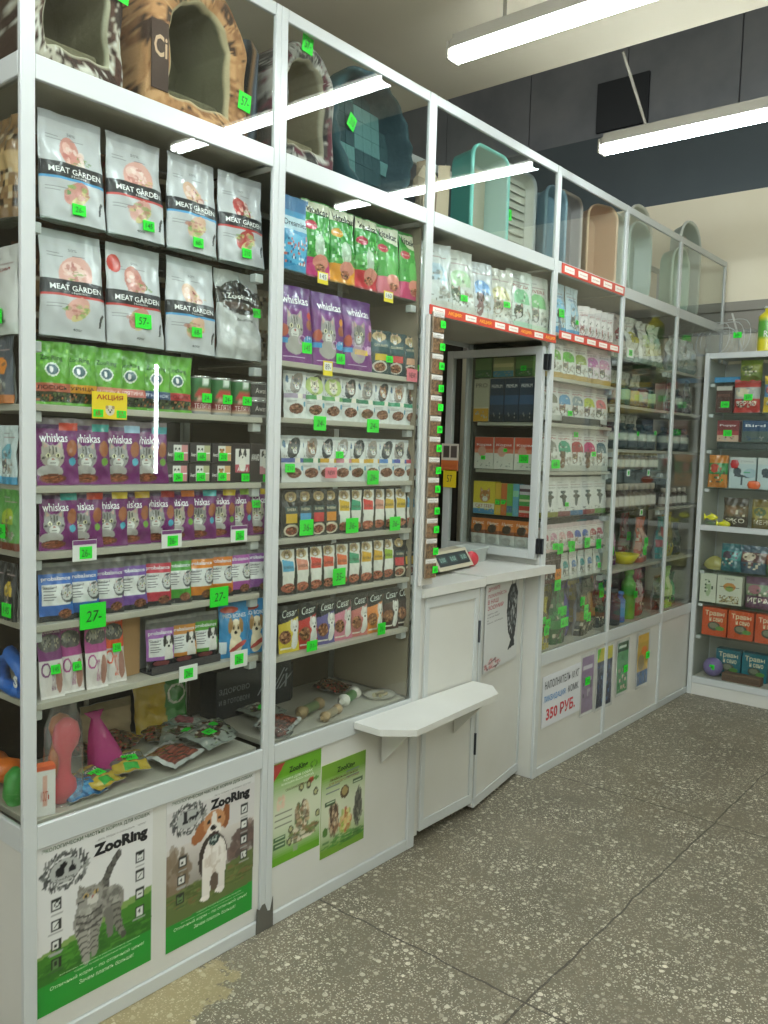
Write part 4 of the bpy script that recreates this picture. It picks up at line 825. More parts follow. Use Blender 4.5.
row(['gm0', 'gm1', 'gm2'], 1.30, 1.47, Z2[1], y0, B2 % 'second', [q+' banded dark pouch' for q in ('yellow', 'red', 'beige')], 'pet food pouch', 'dark teal pouches', tilt=-.05, sticks={0: (.85, .35, 0, .03), 2: (.85, .25, 1, .03)})
brownbag('kib4', '#8a7a60', '#c8b898', 14)
row(['kib4', 'kib1', 'kib4'], .9, 1.25, Z2[1], .2, 'the second shelf behind purple bags', 'tan kibble bag', 'kibble bag', 'tan bags behind the purple bags', tilt=0)
row([f'pu{i}' for i in range(8)], .89, 1.475, Z2[2], y0, B2 % 'third', ['white pouch, '+q for q in ('lilac band', 'lime top and green band', 'lime top, mid green band', 'dark green band, grey cat', 'dark green band, black cat', 'green band, tan cat', 'green band, brown cat', 'green band, russet cat')], 'pet food pouch', 'white cat food pouches on the third shelf', rz=-.1, tilt=-.05)
row([f'pv{i}' for i in range(9)], .885, 1.485, Z2[3], y0, B2 % 'fourth', ['white pouch, '+q+' band' for q in ('navy', 'green', 'yellow', 'pink', 'ochre', 'gold', 'blue', 'indigo', 'red')], 'pet food pouch', 'white cat food pouches on the fourth shelf', rz=-.1, tilt=-.05, sticks={0: (.3, .3, 3, .035), 3: (.3, .6, 4, .03)})
row([f'sa{i}' for i in range(11)], .88, 1.485, Z2[4], y0, B2 % 'fifth', ['slim black pouch, '+q+' patch' for q in ('yellow', 'blue', 'red', 'orange', 'mustard', 'green', 'scarlet', 'salmon', 'ochre', 'gold', 'sky blue')], 'pet food pouch', 'slim black pouches on the fifth shelf', tilt=-.05, jit=.002)
row([f'sb{i}' for i in range(11)], .87, 1.49, Z2[5], y0, B2 % 'sixth', ['slim black pouch, '+q+' patch' for q in ('sky blue', 'salmon', 'red', 'scarlet', 'orange', 'green', 'amber', 'gold', 'lime', 'crimson', 'yellow')], 'pet food pouch', 'slim black pouches on the sixth shelf', tilt=-.05, jit=.002)
row([f'ce{i}' for i in range(8)], .885, 1.475, Z2[6], y0, B2 % 'seventh', ['black topped pouch, '+q+' body' for q in ('yellow', 'red', 'violet', 'pink', 'rose', 'orange', 'brown', 'dark brown')], 'pet food pouch', 'black topped dog food pouches', rz=-.08, tilt=-.05, s=(.885, 1, 1))
for x, z, w_, h_, st, l, tx in ((.971, 2.034, .046, .036, 'y', 'yellow price card under the orange footed green bag', '145'), (1.295, 2.026, .05, .036, 'y', 'yellow price card under the smooth green bags', '160'), (1.003, 1.757, .043, .046, 'y', 'yellow price card under the big purple bags', '89-'), (.973, 1.582, .056, .045, 'g', 'green price card under the lime topped pouches', '24-'), (1.232, 1.584, .062, .045, 'g', 'green price card at the middle of the third shelf, second case', '24-'), (1.24, 1.408, .06, .048, 'g', 'green price card below the blue banded pouch', '26-'), (.923, 1.243, .06, .05, 'g', 'green price card under the red slim pouch, fifth shelf', '36-'), (1.139, 1.238, .062, .05, 'g', 'green price card at the middle of the fifth shelf', '36-'), (1.368, 1.243, .059, .049, 'g', 'green price card near the sky blue patched pouch', '36-'), (1.081, 1.071, .061, .056, 'g', 'green price card on the sixth shelf of slim pouches', '35-'), (.96, .868, .047, .034, 'g', 'small green card under the red black topped pouch', '31-'), (1.31, .872, .041, .042, 'g', 'small green card under the orange black topped pouch', '31-'), (1.44, 1.772, .06, .045, 'p', 'pink card in front of the dark teal pouches', 'NEW'), (1.03, 1.425, .055, .035, 'p', 'pink card over the yellow banded white pouch', 'NEW')):
    card(x, z-.01 if h_ < .05 else z, w_, h_, l, tx, st, y=.0225, group={'y': 'yellow price cards', 'g': 'green price cards of the second case', 'p': 'pink cards'}[st])
# deck of the second case
b = MB(); b.prism([(0, 0), (.34, .0), (.34, .085), (0, .085)], 0, .165, '#20242e'); b.prism([(.3405, .0), (.37, .02), (.37, .085), (.3405, .085)], 0, .13, '#262a34')
F = flat(.34, .165, -.0006)
b.text('Felix', .52, .3, .93, .75, F, '#9aa2a8', .0008, shear=.35, slope=.1); b.text('ЗДОРОВО', .03, .5, .42, .63, F, '#8c949a', .0008); b.text('И В ГОТОВОМ', .03, .3, .42, .4, F, '#8c949a', .0008)
o = obj('display_carton', b, None, 'gloss', label='long dark navy carton with slanted white script on the deck', cat='carton'); o.location = (.80, .30, ZD)
b = MB(); b.box(1.475, .031, .581, 1.483, D-.05, 2.29, ch=.001); o = obj('side_panel', b, bpy.data.objects['display_case.001'], 'back'); o.location = (-.7575, 0, 0)
def bone(label, loc, rz, L=.11, r=.014, col='#d8ccb0', band=None, knots=True):
    b = MB(); n = 13; pts = []; rr = []
    for i in range(n):
        u = i/(n-1); pts.append((-L/2+L*u, 0, r*1.3)); e = min(u, 1-u); rr.append(r*(1.35 if .03 < e < .2 else (.6 if e <= .03 else .95)))
    b.tube(pts, rr, 14, col); o = obj('rawhide_bone', b, None, 'gloss', label=label, cat='dog chew', group='rawhide chews on the deck'); o.location = loc; o.rotation_euler = (0, 0, rz)
    if band: q = MB(); q.tube([(-L*.22, 0, r*1.3), (L*.22, 0, r*1.3)], r*1.05, 14, band); obj('wrapper', q, o, 'gloss')
    return o
bone('white rawhide bone with a green and white wrapper', (1.27, .13, ZD), .35, .14, .017, '#e6e2d6', '#6ab05a')
bone('tan rawhide roll lying in front of the wrapped bone', (1.10, .06, ZD), .3, .13, .013, '#b59a72', '#c9b894')
bone('thick tan chew roll left of the wrapped bone', (1.08, .14, ZD), .25, .16, .016, '#a08a66', '#8aa070')
b = MB()
for i in range(4): b.tube([(.0+.012*i, -.04, .012), (.01+.014*i, 0, .016), (.012*i, .045, .012)], .008, 8, ['#8a3a30', '#6a3028', '#a04a3c', '#5a2a24'][i])
o = obj('sausage_pack', b, None, 'gloss', label='red brown sausage sticks in clear wrap by the case post', cat='dog chew'); o.location = (.835, .075, ZD)
b = MB(); P = []
for z, a_, b_ in ((0, .04, .055), (.012, .05, .065), (.03, .045, .06), (.036, .03, .045)): P.append([(a_*math.cos(a)*(1+.05*math.sin(9*a)), b_*math.sin(a), z) for a in np.linspace(0, 2*PI, 26, endpoint=False)])
b.loft(P, '#ffffff'); q = obj('clear_wrap', b, o, 'film'); q.location = (.022, 0, .001)
for k, x, y, a, l in (('p_jerky', .93, .06, .5, 'clear pack of dark jerky by the sausage sticks'), ('p_grey', .96, .18, .2, 'grey packet lying before the navy carton'), ('p_brown', 1.36, .22, .4, 'tan chew bag near the side wall of the second case')):
    put(k, (x, y, ZD+.012), l, 'treat packet', 'treat packets in the second case', rx=-PI/2+.1, rz=a)
b = MB(); b.lathe([(.0005, 0), (.045, 0), (.06, .012), (.062, .014), (.046, .004), (.0005, .003)], 24, '#d8d4c4'); o = obj('small_dish', b, None, 'gloss', label='cream dish of pale treats in the deck corner', cat='dish'); o.location = (1.40, .10, ZD)
q = MB(); q.tube([(-.03, 0, .012), (.03, .008, .012)], .008, 8, '#cfc29c'); q.tube([(-.02, -.022, .012), (.025, -.015, .012)], .007, 8, '#bfb088'); obj('treat', q, o, 'gloss')

# ------------------------------------------------------------------ top tier goods
ZT = 2.3265
def arch_loop(a, zs, zb, y, n=40, px=0.):          # closed arch outline: straight sides, round top, flat bottom
    pts = []
    for i in range(n):
        t = i/n
        if t < .2: pts.append((a*(1-10*t) if t < .2 else -a, y, zb))
        elif t < .35: pts.append((-a, y, zb+(zs-zb)*(t-.2)/.15))
        elif t < .85: an = PI-(t-.35)/.5*PI; pts.append((a*math.cos(an), y, zs+a*math.sin(an)))
        else: pts.append((a, y, zs-(zs-zb)*(t-.85)/.15))
    return [(x+px, yy, z) for x, yy, z in pts]
def pet_house(label, loc, w, pal, seed, inner='#6e6852', rim='#b8b098', txt=None, rz=0., stick=None, hs=.13, k_in=.58, zo=.075, dep=.33):
    a = w/2; loops = []; cols = []; n = 132
    R_ = [(a*.9, dep, 'o'), (a, dep-.02, 'o')]+[(a, y, 'o') for y in np.linspace(dep-.05, .04, 7)]+[(a*.99, .012, 'o'), (a*.96, .0, 'o')]
    for q in np.linspace(.93, k_in+.05, 6): R_.append((a*q, -.006-.006*math.sin((.93-q)/(.88-k_in)*PI), 'o'))
    R_ += [(a*(k_in+.03), -.003, 'r'), (a*k_in, .004, 'r'), (a*k_in, .02, 'i'), (a*k_in, dep-.1, 'i')]
    for k, (aa, y, c_) in enumerate(R_):
        f = 0 if k < 10 else min(1, (k-9)/8.); L = arch_loop(aa, hs+.04, zo*f, y, n)
        L = [(x+.003*math.sin(9*i/n*6.28+seed), yy+.003*math.sin(7*i/n*6.28+k*.6), z+(.003*math.sin(11*i/n*6.28+seed) if z > .02 else 0)) for i, (x, yy, z) in enumerate(L)]
        loops.append(L); cc = []
        for i in range(n):
            if c_ == 'i': cc.append(lin(inner))
            elif c_ == 'r': cc.append(lin(rim))
            else:
                q = random.Random(seed*97+(i//7)*13+(k//3)*7).random(); q2 = random.Random(seed+i*31+k*57).random()
                cc.append(lin(pal[int(q*len(pal))] if q2 < .72 else pal[int(q2*977) % len(pal)]))
        cols.append(cc)
    b = MB(); b.loft(loops, cols, True, True)
    o = obj('pet_house', b, None, 'fabric', label=label, cat='pet house', group='padded pet houses on the top boards'); o.location = loc; o.rotation_euler = (0, 0, rz)
    d = MB(); q = a*k_in*.95; d.box(-q, .03, zo+.003, q, dep-.11, zo+.03, inner, ch=.01); obj('cushion', d, o, 'fabric')
    if txt:
        q = MB(); q.box(-a*.97, -.0175, .07, -a*.66, -.0135, .24, '#3a241a', ch=.001); q.text(txt, 0, 0, 1, 1, flat(a*.24, .055, -.0175, -a*.93, .15), '#c8a888', .0006, bold=.02); obj('printed_patch', q, o, 'paper')
    if stick: sticker(o, stick[0], -.016, stick[1], .045, .05, stick[2], ry=.1)
    return o
NP = ['#3a241c', '#c8c4b8', '#4a2e24', '#b0a898', '#2e1c16']
pet_house('brown and white newsprint patterned pet house at the case corner', (.145, .045, ZT), .25, NP, 3, '#66604a', '#aaa68e', stick=(.108, .26, 6), hs=.20, k_in=.62)
pet_house('tan and brown pet house marked Ci', (.507, .05, ZT), .335, ['#a87a50', '#8a5e3c', '#3a241a', '#b88a60', '#c09468'], 5, '#5e5a44', '#b4a684', 'Ci', stick=(.145, .13, 4), hs=.20, k_in=.56)
b = MB(); L = []; C = []
for z, rr in ((0, .03), (.01, .04), (.1, .042), (.2, .040), (.30, .042), (.34, .03)):
    L.append([(rr*(1+.06*math.sin(5*a+z*20))*math.cos(a), rr*math.sin(a)*2.2, z) for a in np.linspace(0, 2*PI, 30, endpoint=False)]); C.append([lin(['#22262e', '#3a4452', '#16181c', '#5a6470', '#8a6a4a'][(i*7+len(L)*3) % 5]) for i in range(30)])
b.loft(L, C); o = obj('rolled_pet_mat', b, None, 'fabric', label='rolled dark blue patterned pet mat right of the tan pet house', cat='pet mat'); o.location = (.723, .16, ZT)
pet_house('grey and maroon newsprint pet house beside the round bed', (.905, .05, ZT), .255, ['#4a4440', '#8a8680', '#5a2a34', '#b0aca4', '#2e2a2a'], 9, '#746c56', '#a09a86', stick=(-.01, .375, 4), hs=.22, k_in=.58)
b = MB(); n = 48; loops = []; cols = []
for rr, y in ((.15, .11), (.2, .10), (.232, .05), (.235, .0), (.222, -.02), (.205, -.015), (.19, .02), (.175, .06), (.01, .075)):
    loops.append([((rr+.004*math.sin(i*1.9))*math.cos(i/n*2*PI), y+.004*math.sin(i*2.3+rr*40), (rr*.96+.003*math.sin(i*1.3))*math.sin(i/n*2*PI)) for i in range(n)]); cols.append([lin('#2a4a50') if 2 <= len(loops) < 6 else lin('#1a3238')]*n)
b.loft(loops, cols)
o = obj('pet_bed', b, None, 'fabric', label='round dark teal pet bed standing on its rim', cat='pet bed'); o.location = (1.275, .10, ZT+.227); o.rotation_euler = (-.08, 0, .08)
q = MB()
for i in range(-3, 4):
    for j in range(-3, 4):
        if (i*.05)**2+(j*.05)**2 < .026: q.box(i*.05-.0248, .055, j*.05-.0248, i*.05+.0248, .066, j*.05+.0248, '#1e3c40' if (i//3+j//3) % 2 else '#4a706e', ch=.001)
obj('cushion', q, o, 'fabric'); sticker(o, -.05, .045, .05, .04, .055, 3, ry=.5)
# crumpled paper, cardboard flap
b = MB(); P = []
for z, s_ in ((0, .04), (.05, .05), (.1, .045), (.15, .06), (.2, .03)): P.append([(s_*math.cos(a)*(1+.25*math.sin(3*a+z*30)), s_*.6*math.sin(a)*(1+.3*math.cos(5*a)), z+.015*math.sin(4*a)) for a in np.linspace(0, 2*PI, 18, endpoint=False)])
b.loft(P, '#a89a84', smooth=False); o = obj('crumpled_paper', b, None, 'paper', label='crumpled brown paper beside the round bed', cat='paper'); o.location = (1.585, .10, ZT)
b = MB(); b.box(-.05, 0, 0, .05, .08, .20, '#6a4a34'); b.box(-.05, 0, .201, -.047, .08, .27, '#b8a68c'); b.add([(-.03, -.002, .03), (.05, -.004, .03), (.06, -.002, .27), (-.02, -.004, .25)], [(0, 1, 2, 3)], '#b8a68c')
o = obj('cardboard_box', b, None, 'paper', label='opened cardboard box left of the teal litter tray', cat='box'); o.location = (1.705, .12, ZT)

def rr_loop(w, h, r, y, n=8):
    pts = []
    for cx, cz, a0 in ((w/2-r, h-r, 0), (-w/2+r, h-r, PI/2), (-w/2+r, r, PI), (w/2-r, r, 3*PI/2)):
        for i in range(n+1): a = a0+PI/2*i/n; pts.append((cx+r*math.cos(a), y, cz+r*math.sin(a)))
    return pts
def tray(label, loc, w, h, d, col, rim=None, inner=None, rz=0., stick=None, r=.05, m='plast', name='litter_tray', cat='litter tray', group='litter trays on the top boards', ribs=0):
    rim = rim or col; inner = inner or col; L = []; C = []
    for ww, hh, y, rr_, cc, zo in ((w*.82, h*.86, d, r*.8, col, .07), (w*.84, h*.88, d-.004, r*.85, col, .06), (w*.93, h*.95, .02, r, col, .025), (w*1.0, h, .015, r*1.1, rim, 0), (w*1.0, h, .0, r*1.1, rim, 0), (w*.955, h*.965, -.001, r, rim, .0175), (w*.92, h*.94, .012, r*.95, inner, .03), (w*.81, h*.85, d-.012, r*.8, inner, .075), (w*.79, h*.83, d-.008, r*.75, inner, .085)):
        q = rr_loop(ww, hh, rr_, y); L.append([(x, y_, z+(h-hh)/2) for x, y_, z in q]); C.append([lin(cc)]*len(q))
    b = MB(); b.loft(L, C)
    o = obj(name, b, None, m, label=label, cat=cat, group=group); o.location = loc; o.rotation_euler = (0, 0, rz)
    if ribs:
        for i in range(ribs):
            for j in range(3): pass
        g = MB()
        for i in range(ribs): z = h*.14+h*.72*i/(ribs-1); g.box(-w*.36, d-.018, z-.003, w*.36, d-.0125, z+.003, inner, ch=.001)
        obj('ribbed_insert', g, o, m)
    if stick: sticker(o, stick[0], d-.02 if not ribs else d-.02, stick[1], .04, .045, stick[2])
    return o
tray('deep teal litter tray with pale beige liner inside', (1.965, .055, ZT), .27, .375, .12, '#55a89e', '#7ac8bc', '#a0b4a8', stick=(-.03, .2, 5))
q = MB(); q.box(-.095, .095, .05, .095, .103, .325, '#a9a590', ch=.004); o_ = obj('liner', q, bpy.data.objects['litter_tray'], 'plast')
tray('light grey ribbed litter tray next to the teal one', (2.252, .10, ZT), .30, .385, .05, '#9aa2a4', '#aab2b6', '#a8a89a', ribs=9, stick=(-.03, .19, 2))
for i, cc in enumerate(('#5a7480', '#4e6872', '#5a7480')): tray(['front', 'middle', 'rear'][i]+' slate blue litter tray of three nested near a post', (2.50+.035*i, .05+.085*i, ZT), .19, .36-.01*i, .06, cc, '#6a8490', cc)
tray('beige litter tray leaning at the post of the fourth case', (2.56, .31, ZT), .2, .4, .05, '#b3a08c', '#c0ae9a', '#a89684', group='litter trays on the top boards')
tray('grey brown litter tray with a pale rim, before a mauve post shadow' if 0 else 'mauve grey litter tray with a cream rim in the fourth case', (2.76, .12, ZT), .25, .41, .06, '#8c8484', '#b6aaa0', '#7e7878')
tray('peach coloured deep litter tray seen from its side', (2.99, .06, ZT), .20, .40, .15, '#c8a284', '#cfb090', '#b8967a', rz=-.35, r=.06)
tray('mint white litter tray beside the peach one', (3.22, .10, ZT), .22, .42, .08, '#c2d2c4', '#d4ded2', '#c4c8bc')
tray('pale mint oval basin upright in the fifth case', (3.50, .08, ZT), .3, .43, .10, '#a8bcb4', '#b8cac2', '#a4b4ac', r=.12, name='plastic_basin', cat='basin', group='oval basins on the top boards')
tray('cream oval basin taller than its glass, fifth case', (3.76, .20, ZT), .34, .60, .10, '#c4c6b4', '#dadcd0', '#b8baa8', r=.14, name='plastic_basin', cat='basin', group='oval basins on the top boards')
tray('milky green oval basin in the farthest case', (4.10, .08, ZT), .27, .42, .09, '#b0c8b4', '#c4d8c8', '#a8c0ae', r=.12, name='plastic_basin', cat='basin', group='oval basins on the top boards')
tray('white rimmed oval basin rising above the farthest case', (4.40, .14, ZT), .36, .64, .08, '#b8c4b8', '#d6ddd2', '#9aa498', r=.15, name='plastic_basin', cat='basin', group='oval basins on the top boards')

# ------------------------------------------------------------------ case over the window: hanging bags; fourth, fifth, sixth case goods
H3 = 'the board over the service window'
pale('h0', .13, .235, .02, '#b8d0de', '#8a9aa8', 50, '#d6dcdc', wr=.003, m='crink', animal='none'); pale('h1', .14, .235, .02, '#b8d8b0', '#6a7a6a', 51, '#dcdfda', wr=.003, m='crink'); pale('h2', .12, .22, .02, '#7aa8d8', '#8a6a6a', 52, '#d4d8da', wr=.003, m='crink', animal='dog')
pale('h3', .13, .22, .02, '#d8d0a0', '#a8a090', 53, '#dad9cf', wr=.003, m='crink'); pale('h4', .13, .24, .018, '#8ac89a', '#4a5048', 54, '#d8e0d8', '#b8d8c0', 'ВСЕГДА', wr=.002, m='crink'); pale('h5', .13, .24, .018, '#7ab87a', '#8a8a80', 55, '#dcdcd4', '#c8d8c0', 'VIVERE', wr=.002)
row([f'h{i}' for i in range(6)], 1.615, 2.37, 2.021, .035, H3, ['clear topped white bag, blue tint', 'clear topped white bag, green leaves', 'clear topped bag, blue patch', 'clear topped bag, cream patch', 'pale green bag, grey dog', 'pale bag, red word'], 'litter bag', 'white bags over the window', tilt=-.08, jit=.006, s=(1.25, 1, 1.06), sticks={1: (.55, .25, 0, .03), 3: (.6, .35, 2, .03)})
blob_toy('ball_toy', [(0, .02, .02, 0), (.02, .05, .045, 0), (.05, .06, .05, 0), (.07, .055, .045, 0), (.085, .01, .01, 0)], '#2a6a98', 'gloss', 'blue plastic bowl edge at the left end above the bags' if 0 else 'blue plastic toy lying behind the white bags over the window', 'toy', (1.63, .2, 2.018))

# tall strip of kibble samples at the window's edge
for i in range(13):
    z = 1.957-i*.0745; c = Cv(16, 16, ['#6a5038', '#5a4430', '#705038', '#4e3c2c'][i % 4]); c.speck(0, 0, 1, .75, ['#7e6044', '#4a3626', '#8a6a4a'], .6, i, 1); c.rect(0, .76, 1, 1, '#dad8d0')
    b = MB(); b.box(-.03, -.004, -.036, .03, .004, .036, '#8a7a66', ch=.002); F = flat(.058, .070, -.0046, -.029, -.035); b.grid(np.stack(F(c.u, c.v, 0.), -1), c.a, smooth=False)
    for q in range(2): b.text(['ЛАКОМСТВО', 'СУХАРИКИ', 'ПОДУШЕЧКИ'][i % 3], .08, .86-.08*q, .9-.2*q, .91-.08*q, F, '#555048', .0006)
    o = obj('sample_packet', b, None, 'gloss', label=lab('small packet of brown kibble, white head', 0, 1, 'the window strip, '+(ORD[i] if i else 'topmost')+(' from top' if i else '')), cat='sample packet', group='kibble sample packets in a column'); o.location = (1.526, -.022, z); o.rotation_euler = (0, 0, -.1)
    sticker(o, .021, -.007, -.012 if i % 2 else -.006, .028, .026, i)
b = MB(); b.box(1.480, -.016, 1.0, 1.490, -.002, 1.98, '#c8c6be'); b.box(1.4905, -.010, 1.0, 1.562, -.003, 1.98, '#bdbab0')
obj('sample_strip', b, None, 'gloss', label='tall narrow pale board holding a column of kibble packets', cat='board')

# fourth case
B4 = "fourth case's %s shelf"
pale('q_blue', .13, .23, .02, '#8ac0e0', '#7a8a9a', 60, '#b8d2dc', '#5a9cc8', 'AlphaPet', animal='dog', m='crink', bw='#5a6a9a')
pale('q_blue2', .13, .23, .02, '#a8c8dc', '#8a8a8a', 61, '#c0d4dc', '#6aa8d0', 'AlphaPet', m='crink', bw='#5a6a9a')
pale('q_pink', .07, .16, .01, '#e8e0dc', '#a86a6a', 62, '#d8d0cc', '#a03a4a', 'GO!', wr=.001)
row(['q_blue', 'q_blue2'], 2.565, 2.70, 2.046, y0, B4 % 'top', ['bluish white bag with a green card', 'bluish white bag with a cat'], 'pet food bag', 'bluish white bags', sticks={0: (.5, .4, 4, .05), 1: (.6, .3, 4, .025)}, tilt=-.04)
row(['q_pink']*5, 2.80, 3.07, 2.046, y0, B4 % 'top', 'thin pink and white packet', 'pet food packet', 'thin pink and white packets', rz=-.5, tilt=0)
ARC = ['#6aa83c', '#58a838', '#8aa048', '#b86aa0', '#c888a8']
for i, a in enumerate(ARC): pale(f'r{i}', .128, .175, .018, a, '#8a8478' if i % 2 else '#5a5650', 70+i, '#d8dad2' if i < 3 else '#d8c8d0', '#b89a5c', 'PRO PLAN' if 0 else 'DINNER', bw='#7a7a70')
row([f'r{i}' for i in range(5)], 2.53, 3.05, 1.846, y0, B4 % 'second', ['white bag with gold foot, '+q+' arch' for q in ('green', 'bright green', 'olive', 'mauve', 'rosy')], 'pet food bag', 'white bags with gold feet', s=(1.12, 1, 1.06), tilt=-.05)
AR2 = ['#7a7a6a', '#5a92b8', '#8a9aa0', '#b8c03a', '#d8707a']
for i, a in enumerate(AR2): pale(f's{i}', .125, .17, .016, a, '#6a4a3a' if i % 2 else '#54504a', 80+i, '#dad8d4', '#c2c4bc', 'AlphaPet', topc='#c8b8b8', bw='#b04a50')
row([f's{i}' for i in range(5)], 2.54, 3.06, 1.652, .05, B4 % 'third', ['white arched bag, '+q+' window' for q in ('brown', 'blue', 'grey', 'lime', 'coral')], 'pet food bag', 'white arched bags on the third shelf', s=(1.12, 1, 1.06), tilt=-.05, sticks={1: (.7, .2, 1, .03)})
b = MB(); b.box(2.60, .032, 1.639, 3.0, .036, 1.672, '#2f3436'); b.box(2.60, .0362, 1.639, 3.0, .10, 1.642, '#2f3436'); obj('display_tray', b, None, 'gloss', label='black cardboard tray under the arched bags, third shelf', cat='tray')
AR3 = ['#8a8a80', '#3a9a78', '#a02a34', '#c02a68', '#5a7078']
for i, a in enumerate(AR3): pale(f't{i}', .13, .195, .018, a, '#7a5a40', 90+i, '#dcdad4', '#b8bab2', 'AlphaPet', topc='#cfcbc6', animal='dog' if i % 2 else 'cat', bw='#b04a50')
row([f't{i}' for i in range(5)], 2.53, 3.06, 1.416, y0, B4 % 'fourth', ['large white bag, '+q+' arch' for q in ('grey', 'sea green', 'crimson', 'magenta', 'slate')], 'pet food bag', 'large white arched bags on the fourth shelf', s=(1.12, 1, 1.06), tilt=-.05, sticks={0: (.7, .15, 2, .05), 2: (.5, .85, 2, .03), 3: (.7, .4, 5, .03)})
for i, a in enumerate(('#8a8a30', '#7a2a3a', '#2a6a98', '#8a2a34', '#5a8a3a')): pale(f'u{i}', .125, .175, .012, None, '#3a4a4a', 100+i, '#dcdcd8', a, 'Hypoallergenic', animal='pots', bw='#8a8a8a')
row([f'u{i}' for i in range(5)], 2.54, 3.06, 1.201, y0, B4 % 'fifth', ['white packet, dark sprig and '+q+' label' for q in ('olive', 'maroon', 'blue', 'red', 'green')], 'pet food packet', 'white sprig packets on the fifth shelf', s=(1.12, 1, 1.06), tilt=-.04, sticks={1: (.6, .3, 6, .025)})
for i, a in enumerate(('#b05a68', '#c888a0', '#d0a0a0', '#b86a78', '#4a5aa8', '#5a6ab0', '#a83a4a', '#b04a5a')): pale(f'v{i}', .082, .13, .010, a, '#a08a80', 110+i, '#d8cfcc', '#d8b8b8', '', topc='#c8b0b0')
row([f'v{i}' for i in range(8)], 2.51, 3.08, 1.035, y0, B4 % 'sixth', ['small pinkish white pouch, '+q+' badge' for q in ('wine', 'rose', 'blush', 'brick', 'blue', 'cobalt', 'red', 'cherry')], 'pet food pouch', 'small pinkish white pouches', rz=-.08, tilt=-.05, sticks={1: (.5, .2, 0, .04), 3: (.5, .2, 1, .04)})
pale('w_dk', .045, .135, .008, None, '#8a5a5a', 120, '#3a2226', '#6a3a3a', ''); pale('w_wh', .082, .13, .01, '#3a9a98', '#6a6a6a', 121, '#d8d8d2'); pale('w_wh2', .082, .13, .01, '#4a7ab8', '#6a6a6a', 122, '#d8d6d2')
row(['w_dk']*4, 2.49, 2.64, .890, y0, B4 % 'seventh', 'slim dark red stick packet', 'treat packet', 'slim dark red packets', rz=-.4, tilt=0)
row(['w_wh', 'w_wh2']*2+['w_wh'], 2.72, 3.07, .890, y0, B4 % 'seventh', 'small white pouch with round blue badge', 'pet food pouch', 'small white badge pouches', tilt=-.05, sticks={4: (.7, .3, 3, .035)})
card(2.61, .93, .06, .05, 'orange price card at the window end of the fourth case', '60', 'o', group='orange cards'); card(2.61, .878, .06, .05, 'green price card just under the orange one', '60-')
for i, (x, z) in enumerate(((2.62, 1.05), (2.74, 1.052), (2.90, 1.06), (3.03, 1.045))): card(x, z, .055, .05, lab('green price card', i, 4, B4 % 'sixth'), PRICES[i])
# bottles of the fourth and fifth case decks
def bottle(key, r, h, col, capc, labc, lv=(.2, .62), txt='', shoulder=.72, neck=.35, m='gloss', name='shampoo_bottle', capn='cap'):
    pr = [(.0005, 0), (r*.92, 0), (r, .006)]+[(r, h*t) for t in np.linspace(.04, shoulder-.06, 8)]+[(r*.97, h*(shoulder-.03)), (r*.85, h*shoulder), (r*.6, h*(shoulder+.05)), (r*neck, h*(shoulder+.08)), (r*neck, h*(shoulder+.14))]
    b = MB(); b.lathe(pr, 22, col, cf=lambda t, z: labc if lv[0] < z/h < lv[1] else col); S = lambda u, v, off=0.: (np.sin((np.asarray(u)-.5)*2)*(r+off), -np.cos((np.asarray(u)-.5)*2)*(r+off), np.asarray(v)*h)
    if txt: b.text(txt, .2, lv[0]+.15*(lv[1]-lv[0]), .8, lv[0]+.45*(lv[1]-lv[0]), S, '#f4f0e6')
    c = MB(); c.lathe([(r*neck, h*(shoulder+.141)), (r*neck*1.35, h*(shoulder+.145)), (r*neck*1.35, h*.97), (r*neck*1.1, h), (.0005, h)], 18, capc)
    proto(key, name, b, m, [(capn, c, m, (0, 0, 0))], S, (2*r, h, r))
def chew(key, w, h, t, c1, c2, seed, m='crink'):
    c = Cv(30, 44, c1); c.speck(0, .1, 1, .75, [c2, '#6a6458', '#c8c0a8'], .3, seed, 3); c.rect(0, .3, 1, .45, c2); c.ell(.5, .6, .3, .15, c2)
    make_pouch(key, 'treat_bag', w, h, t, 'stand', c, [], m, seed, .003)
chew('x_yel', .13, .24, .03, '#b8a838', '#6a5a38', 1); chew('x_gr', .14, .26, .03, '#1f5a34', '#3a8a4a', 2); chew('x_pu', .14, .29, .03, '#3c2a78', '#5a4aa0', 3); chew('x_dk', .12, .27, .03, '#3a3428', '#8a6a3a', 4); chew('x_sil', .12, .27, .025, '#8a8c86', '#5a5e5a', 5)
X4 = [('x_yel', 2.53, .065, 'yellow treat bag with stacked green stickers', [(.4, .55), (.65, .5), (.5, .38)]), ('x_sil', 2.66, .16, 'silver bag behind the dark green one', []), ('x_gr', 2.70, .07, 'dark green treat bag with four green stickers', [(.45, .6), (.72, .6), (.45, .4), (.72, .4)]), ('x_pu', 2.85, .13, 'deep purple treat bag on the deck', []), ('x_dk', 2.96, .07, 'dark bag with many green stickers', [(.3, .65), (.5, .5), (.6, .35), (.35, .4)]), ('x_dk', 3.08, .10, 'plain dark brown bag by the post', [])]
for k, x, y, l, st in X4:
    o = put(k, (x, y, ZD), l+' in the fourth case' if len(l.split()) < 12 else l, 'treat bag', 'treat bags on the fourth case deck')
    for i, (u, v) in enumerate(st):
        X = PROTO[k]['front'](np.array([u]), np.array([v]), .002); sticker(o, float(X[0][0]), float(X[1][0])-.003-.0005*i, float(X[2][0]), .045, .045, i)

